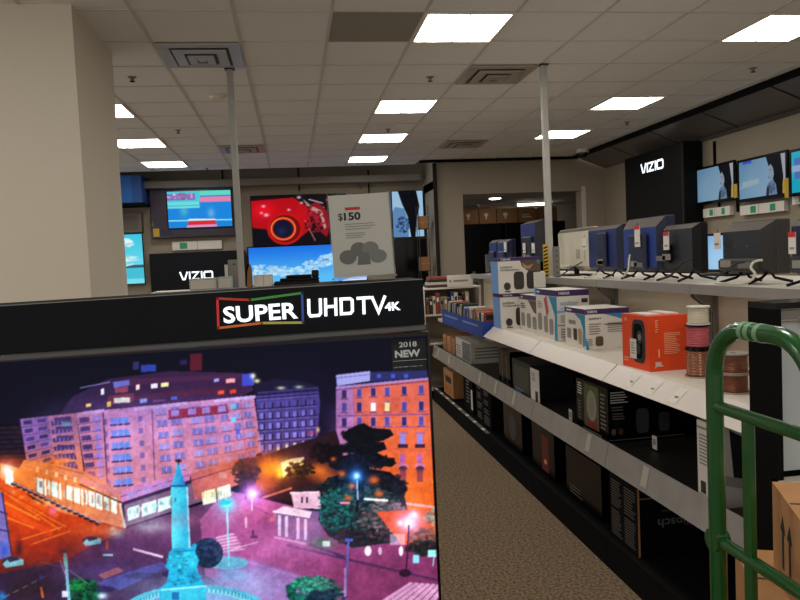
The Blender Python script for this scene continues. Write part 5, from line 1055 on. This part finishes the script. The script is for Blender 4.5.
# ---- right wall: tower and three televisions
r = tag(empty('brand_tower', (5.02, 8.72, 0)), 'tall black display tower with glowing white lettering against the right wall', 'display tower')
TB = mat('tower_black', (10, 10, 11), .6, spec=.15)
bp = MB().rbox(0, .27, 0, 1.65, 0, 2.955, TB, .01).build('body', r); MB().box(-.004, .0, .02, .03, 0, 2.94, DGREY).build('edge_trim', r)
a = at_x(641.5, 174, 5.02); b = at_x(663.5, 158.5, 5.02)
mb = MB(); sign_logo(mb, (-.001, a[1]-8.72, a[2]), (0, -1, 0), (0, 0, 1), a[1]-b[1], .135, GLOW, .004); mb.build('lettering', bp)
XT = 5.2
for k, (u0, v0, u1, v1, pic, lb) in enumerate(((695.5, 168, 735, 200, W1, 'right wall television farthest along, next to the black tower'), (737, 160, 787.5, 196, W2, 'middle of the right wall televisions, with a pale band across the picture'), (789, 149.5, 841, 190, PED, 'nearest right wall television with turquoise picture, cut by the frame edge'))):
    a = at_x(u0, v0, XT); b = at_x(u1, v1, XT); w_ = a[1]-b[1]; z1 = (a[2]+at_x(u1, v0-(u1-u0)*.19, XT)[2])/2
    wall_tv('wall_television', lb, XT, a[1], b[2], w_, z1-b[2], -math.pi/2, pic, .8, bez=.028, dep=.035)
for k, (u0, v0, u1, v1, lb) in enumerate(((703, 209, 730, 216, 'white price strip below the farthest right wall television'), (740, 206, 784, 212, 'white price strip with green patches below the middle right wall television'), (792, 194, 820, 203, 'white price strip below the nearest right wall television'))):
    a = at_x(u0, v0, 5.24); b = at_x(u1, v1, 5.24); w_ = a[1]-b[1]; h_ = .11
    mb = MB(); mb.box(0, .055, 0, w_, 0, h_, OFFW); decals(mb, .055, w_, h_, [('L', 'rect', .25, .15, .38, .85, GREENP), ('L', 'rect', .44, 0, .45, 1, GREYPRINT), ('L', 'rect', .7, .15, .82, .85, GREENP)]); tag(mb.build('price_strip', None, (5.24, b[1], (a[2]+b[2])/2-.05)), lb, 'price strip')
for u, v0, v1, lb in ((713, 140, 165, 'dark conduit rising above the farthest right wall television'), (736, 185, 212, 'short conduit between the right wall televisions'), (718, 200, 212, 'short conduit under the farthest right wall television')):
    a = at_x(u, v0, 5.27); b = at_x(u, v1, 5.27); tag(MB().box(-.012, .012, -.014, .012, b[2], min(2.9, a[2]), MATTE).build('conduit', None, (5.285, a[1], 0)), lb, 'conduit')
for u, v0, v1, lb in ((735.5, 184, 198, 'yellow tag hanging between the farthest and middle right wall televisions'), (786.5, 178, 198, 'yellow tag hanging right of the middle right wall television')):
    a = at_x(u, v0, 5.15); b = at_x(u, v1, 5.15); tag(MB().rbox(-.004, .004, -.03, .03, b[2], a[2], YELLOW, .002).build('yellow_tag', None, (5.15, a[1], 0)), lb, 'tag')

# ------------------------------------------------------------------ monitors on the upper shelf, backs to the camera
SH_Z = 1.4035
def monitor(y0, y1, z1, label, c_back, c_frame, dep=.055, x=2.2, legs='splay', bump=(.25, .8, .08, .62), rot=0., top_slant=None, ports=True, z0=None, vesa=True):
    w_ = y1-y0; z0 = z0 or SH_Z+.05; h = z1-z0
    r = tag(empty('monitor', (x+dep/2, (y0+y1)/2, SH_Z), rot), label, 'monitor'); b = z0-SH_Z; hw = w_/2; d = dep/2
    MB().rbox(d*.1, d+.02, -hw, hw, b, b+h, c_frame, .006).build('screen_frame', r)
    mb = MB()   # bevelled back shell
    m_ = .03
    V = [(d*.1, -hw+.004, b+.004), (d*.1, hw-.004, b+.004), (d*.1, hw-.004, b+h-.004), (d*.1, -hw+.004, b+h-.004), (-d, -hw+m_, b+m_), (-d, hw-m_, b+m_), (-d, hw-m_, b+h-m_*(top_slant or 1)), (-d, -hw+m_, b+h-m_*(top_slant or 1))]
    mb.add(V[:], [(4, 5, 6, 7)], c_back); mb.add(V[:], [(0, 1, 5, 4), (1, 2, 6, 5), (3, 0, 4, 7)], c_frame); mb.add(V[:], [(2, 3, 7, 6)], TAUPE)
    sh = mb.build('back_shell', r)
    u0, u1, v0, v1 = bump
    cv = MB().rbox(-d-.03, -d+.002, hw-u1*w_, hw-u0*w_, b+v0*h, b+v1*h, c_frame, .012).build('rear_cover', r)
    if ports:
        mb = MB(); mb.box(-d-.0315, -d-.03, hw-u0*w_-.12, hw-u0*w_-.03, b+v0*h+.02, b+v0*h+.055, GREYPRINT); mb.box(-d-.0315, -d-.03, hw-u1*w_+.03, hw-u1*w_+.14, b+v0*h+.015, b+v0*h+.045, mat('port_silver', (112, 110, 106), .4)); mb.build('port_panel', cv)
    if vesa:
        for a in (-.05, .05):
            for c in (-.05, .05): MB().cyl((-d-.002, a, b+h*.72+c), (-d+.002, a, b+h*.72+c), .004, GREY, n=8).build('mount_hole', sh)
    if legs == 'splay':
        for s in (-1, 1):
            mb = MB(); yy = s*hw*.55; mb.tube([(d*.5, yy, b+.02), (-.02, yy, .03), (-.1, yy+s*.02, .008)], .007, BLACK, 8); mb.tube([(d*.5, yy, b+.01), (.05, yy, .03), (.13, yy+s*.02, .008)], .007, BLACK, 8); mb.build('leg', r)
    else:
        MB().cyl((0, 0, .01), (0, 0, b+.02), .022, BLACK).build('neck', r); MB().rbox(-.13, .1, -.17, .17, .0, .012, BLACK, .006).build('foot', r)
    return r
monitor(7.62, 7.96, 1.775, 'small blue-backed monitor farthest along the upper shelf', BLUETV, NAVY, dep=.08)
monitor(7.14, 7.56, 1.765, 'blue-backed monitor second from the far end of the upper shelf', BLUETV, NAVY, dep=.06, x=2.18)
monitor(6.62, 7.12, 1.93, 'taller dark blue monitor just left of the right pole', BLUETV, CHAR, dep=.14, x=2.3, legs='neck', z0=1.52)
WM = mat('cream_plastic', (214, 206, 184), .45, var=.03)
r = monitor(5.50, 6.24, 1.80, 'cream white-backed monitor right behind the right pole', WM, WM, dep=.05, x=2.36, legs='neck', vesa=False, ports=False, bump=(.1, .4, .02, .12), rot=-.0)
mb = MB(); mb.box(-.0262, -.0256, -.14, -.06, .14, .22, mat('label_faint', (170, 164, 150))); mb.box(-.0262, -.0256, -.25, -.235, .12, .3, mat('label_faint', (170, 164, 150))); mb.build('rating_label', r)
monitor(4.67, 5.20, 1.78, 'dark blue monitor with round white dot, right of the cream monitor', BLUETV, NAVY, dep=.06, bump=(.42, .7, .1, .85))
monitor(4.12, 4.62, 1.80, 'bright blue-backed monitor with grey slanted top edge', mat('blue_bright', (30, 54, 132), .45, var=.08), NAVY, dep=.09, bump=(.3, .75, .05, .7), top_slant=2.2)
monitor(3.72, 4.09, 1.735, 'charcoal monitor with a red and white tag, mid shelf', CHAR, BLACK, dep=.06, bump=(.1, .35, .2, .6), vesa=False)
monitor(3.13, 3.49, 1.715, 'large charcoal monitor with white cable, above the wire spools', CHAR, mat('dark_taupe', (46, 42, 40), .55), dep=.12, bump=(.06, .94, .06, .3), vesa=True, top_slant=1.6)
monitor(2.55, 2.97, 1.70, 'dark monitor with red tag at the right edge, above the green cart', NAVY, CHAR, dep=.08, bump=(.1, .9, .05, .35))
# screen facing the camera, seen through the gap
a = at_x(706, 236, 2.7); b = at_x(717, 271, 2.7)
a = at_x(711, 236, 2.78); b = at_x(711, 270, 2.78)
wall = wall_tv('shelf_television', 'lit pale blue screen glimpsed between two charcoal monitors', 2.78, a[1]+.1, b[2]-.015, .42, a[2]-b[2]+.03, -math.pi/2, W1, 1.1, bez=.015)
zz = SH_Z-(b[2]-.015); mb = MB(); mb.box(.06, .36, -.06, .12, zz, zz+.01, BLACK).box(.18, .24, .01, .03, zz+.01, .002, BLACK); mb.build('stand', wall)
# tags
TG = [(637, 226, 247, 'red-topped white tag hanging on the bright blue monitor'), (666, 232, 250, 'red-topped white tag hanging on the charcoal monitor'), (717, 233, 249, 'slim white tag on the left edge of the large charcoal monitor'), (792, 232, 254, 'red-topped white tag on the monitor at the right frame edge'), (584, 238, 250, 'small white tag on the left edge of the round-dot monitor'), (505, 242, 252, 'white tag on the monitor second from the far end'), (524, 243, 253, 'white tag on the tall dark blue monitor, left one'), (533, 243, 253, 'white tag on the tall dark blue monitor, right one')]
for u, v0, v1, lb in TG:
    X_ = 2.262 if 'tall dark' in lb else 2.163 if 'second' not in lb else 2.145; a = at_x(u, v0, X_); b = at_x(u, v1, X_); w_ = .032*a[1]/4 if a[1] < 5 else .04; mb = MB(); mb.rbox(-.002, .002, -w_, w_, b[2], a[2], OFFW, .001)
    if 'red' in lb: mb.box(-.003, -.002, -w_, w_, a[2]-.022, a[2], RED)
    mb.box(-.0032, -.002, -w_*.6, w_*.6, b[2]+.02, b[2]+.03, GREYPRINT)
    mb.tube([(0, 0, a[2]), (.002, 0, a[2]+.01), (.006, 0, a[2]+.02)], .0015, BLACK, 6)
    tag(mb.build('price_tag', None, (X_, a[1], 0)), lb, 'price tag')
# cables
def cable(pts, r_, m, label, X_=2.1):
    P = [at_x(u, v, X_+dx) for u, v, dx in pts]; Q = []
    for i in range(len(P)-1):
        p0 = P[max(i-1, 0)]; p1 = P[i]; p2 = P[i+1]; p3 = P[min(i+2, len(P)-1)]
        for k in range(6): t = k/6; Q.append(.5*((2*p1)+(-p0+p2)*t+(2*p0-5*p1+4*p2-p3)*t*t+(-p0+3*p1-3*p2+p3)*t**3))
    Q.append(P[-1]); Q = [np.array([q[0], q[1], max(q[2], SH_Z+r_+.001)]) for q in Q]; tag(MB().tube(Q, r_, m, 8).build('cable'), label, 'cable')
WC = mat('cable_white', (206, 200, 186), .5); BC = mat('cable_black', (20, 20, 22), .5)
cable([(762, 260, .03), (754, 262, .02), (751, 268, 0), (755, 274, 0), (750, 281, 0), (738, 284, .02), (715, 286, .03)], .006, WC, 'white cable curling down from the large charcoal monitor')
cable([(630, 255, .05), (629, 262, .02), (628, 270, 0), (623, 277, 0)], .006, WC, 'white cable hanging from the bright blue monitor')
cable([(605, 277, .0), (597, 273, .0), (590, 277, 0), (582, 276, 0)], .006, WC, 'white cable lying before the round-dot monitor')
cable([(582, 262, .06), (572, 268, .03), (563, 274, 0), (556, 279, 0)], .005, BC, 'black cable from the cream monitor down to the shelf')
cable([(692, 259, .05), (682, 263, .02), (672, 274, 0), (660, 279, 0)], .005, BC, 'black cable from the charcoal monitor to the shelf')
cable([(745, 262, .03), (736, 264, .0), (724, 272, 0), (714, 279, 0)], .005, BC, 'black cable from the large charcoal monitor to the left')

# ------------------------------------------------------------------ black end frame of the shelving, cart and cartons
r = tag(empty('end_frame', (1.5, 2.085, 0)), 'tall black end frame of the shelving with pale grey panel, behind the green cart', 'display cabinet')
mb = MB(); mb.box(0, .02, 0, .14, 0, 1.39, MATTE); mb.build('side_panel', r); MB().box(1.28, 1.3, 0, .14, 0, 1.39, MATTE).build('side_panel', r)
MB().box(0, 1.3, 0, .14, 1.39, 1.41, BLKG).build('top_board', r)
PG = mat('pale_panel', (178, 186, 186), .35, var=.04)
MB().box(.02, 1.28, .03, .05, .86, 1.345, PG).build('panel', r); MB().box(.02, 1.28, .01, .03, 1.355, 1.385, GREY).build('light_bar', r); MB().box(.1, .26, .015, .03, 1.336, 1.352, OFFW).build('clip', r)
MB().box(.02, 1.28, .05, .14, .02, .86, MATTE).build('lower_panel', r)
MB().box(.0, 1.3, -.3, .03, .8, .84, WHITE).build('shelf', r)
# green hand truck
HX = 1.08; Y0, Y1 = 1.75, 1.37; R_ = .0218
r = tag(empty('hand_truck', (HX, (Y0+Y1)/2, 0)), 'tall green tubular hand truck at the lower right, loaded with cardboard boxes', 'hand truck')
h = (Y0-Y1)/2; zt = 1.39; rc = .13
path = [(0, h, .12), (0, h, .6), (0, h, zt-rc)]+[(0, h-rc+rc*math.cos(math.radians(t)), zt-rc+rc*math.sin(math.radians(t))) for t in range(10, 91, 10)]+[(0, -h+rc-rc*math.sin(math.radians(t)), zt-rc+rc*math.cos(math.radians(t))) for t in range(0, 91, 10)]+[(0, -h, .6), (0, -h, .12)]
MB().tube(path, R_, GREEN, 18).build('frame', r)
for zc, rr_ in ((1.18, .016), (.82, .016), (.35, .016)): MB().tube([(0, h, zc), (0, -h, zc)], rr_, GREEN, 12).build('cross_bar', r)
MB().rbox(-.01, .01, -.015+.05, .015+.05, .34, 1.18, GREEN, .003).build('middle_bar', r)
MB().cyl((-.02, h, .82), (.02, h, .82), .03, GREEN).build('joint', r)
MB().rbox(.0, .4, -h-.03, h+.03, .012, .03, GREEN, .004).build('toe_plate', r)
ax = MB().cyl((-.06, -h-.09, .12), (-.06, h+.09, .12), .012, GREY).build('axle', r)
for s in (-1, 1):
    yy = s*(h+.06); wb = MB(); n = 20
    wb.cyl((-.06, yy-.025, .12), (-.06, yy+.025, .12), .115, RUBBER, n=28); wl = wb.build('wheel', r); MB().cyl((-.06, yy-.028, .12), (-.06, yy+.028, .12), .05, GREY).build('hub', wl)
    MB().tube([(0, s*h, .14), (-.06, s*h, .12)], .012, GREEN, 8).build('axle_bracket', r)
# silver tape wraps on the handle top
for yy in (.05, .025, -.01): MB().cyl((0, yy+.008, zt), (0, yy-.008, zt), R_+.0012, mat('tape_pale', (120, 165, 122), .4), n=18).build('tape', r)
# stacked cartons, turned a little
A24 = math.atan2(-.41, .912)
def cart_box(cx, cy, z, w_, d_, h_, label, items):
    # (cx,cy) far left corner; runs toward the camera by d_ and right by w_
    ox, oy = cx-.41*d_, cy-.912*d_
    carton('cardboard_box', label, 'box', ox, oy, z, w_, d_, h_, KRAFT, items, rz=A24, group=None, flaps=True)
AR = [('L', 'poly', [(.3, .2), (.36, .2), (.36, .6), (.41, .6), (.33, .78), (.25, .6), (.3, .6)], INK), ('L', 'poly', [(.5, .2), (.56, .2), (.56, .6), (.61, .6), (.53, .78), (.45, .6), (.5, .6)], INK), ('L', 'rect', .24, .1, .62, .14, INK)]
cart_box(1.262, 1.78, .708, .21, .36, .243, 'cardboard box with two black up arrows, on top of the hand truck stack', AR)
cart_box(1.249, 1.936, .387, .24, .4, .318, 'cardboard box in the middle of the hand truck stack, below the arrow box', [('L', 'rect', .3, .3, .7, .4, INK)])
cart_box(1.26, 1.93, .031, .23, .38, .354, 'cardboard box at the bottom of the hand truck stack', AR)
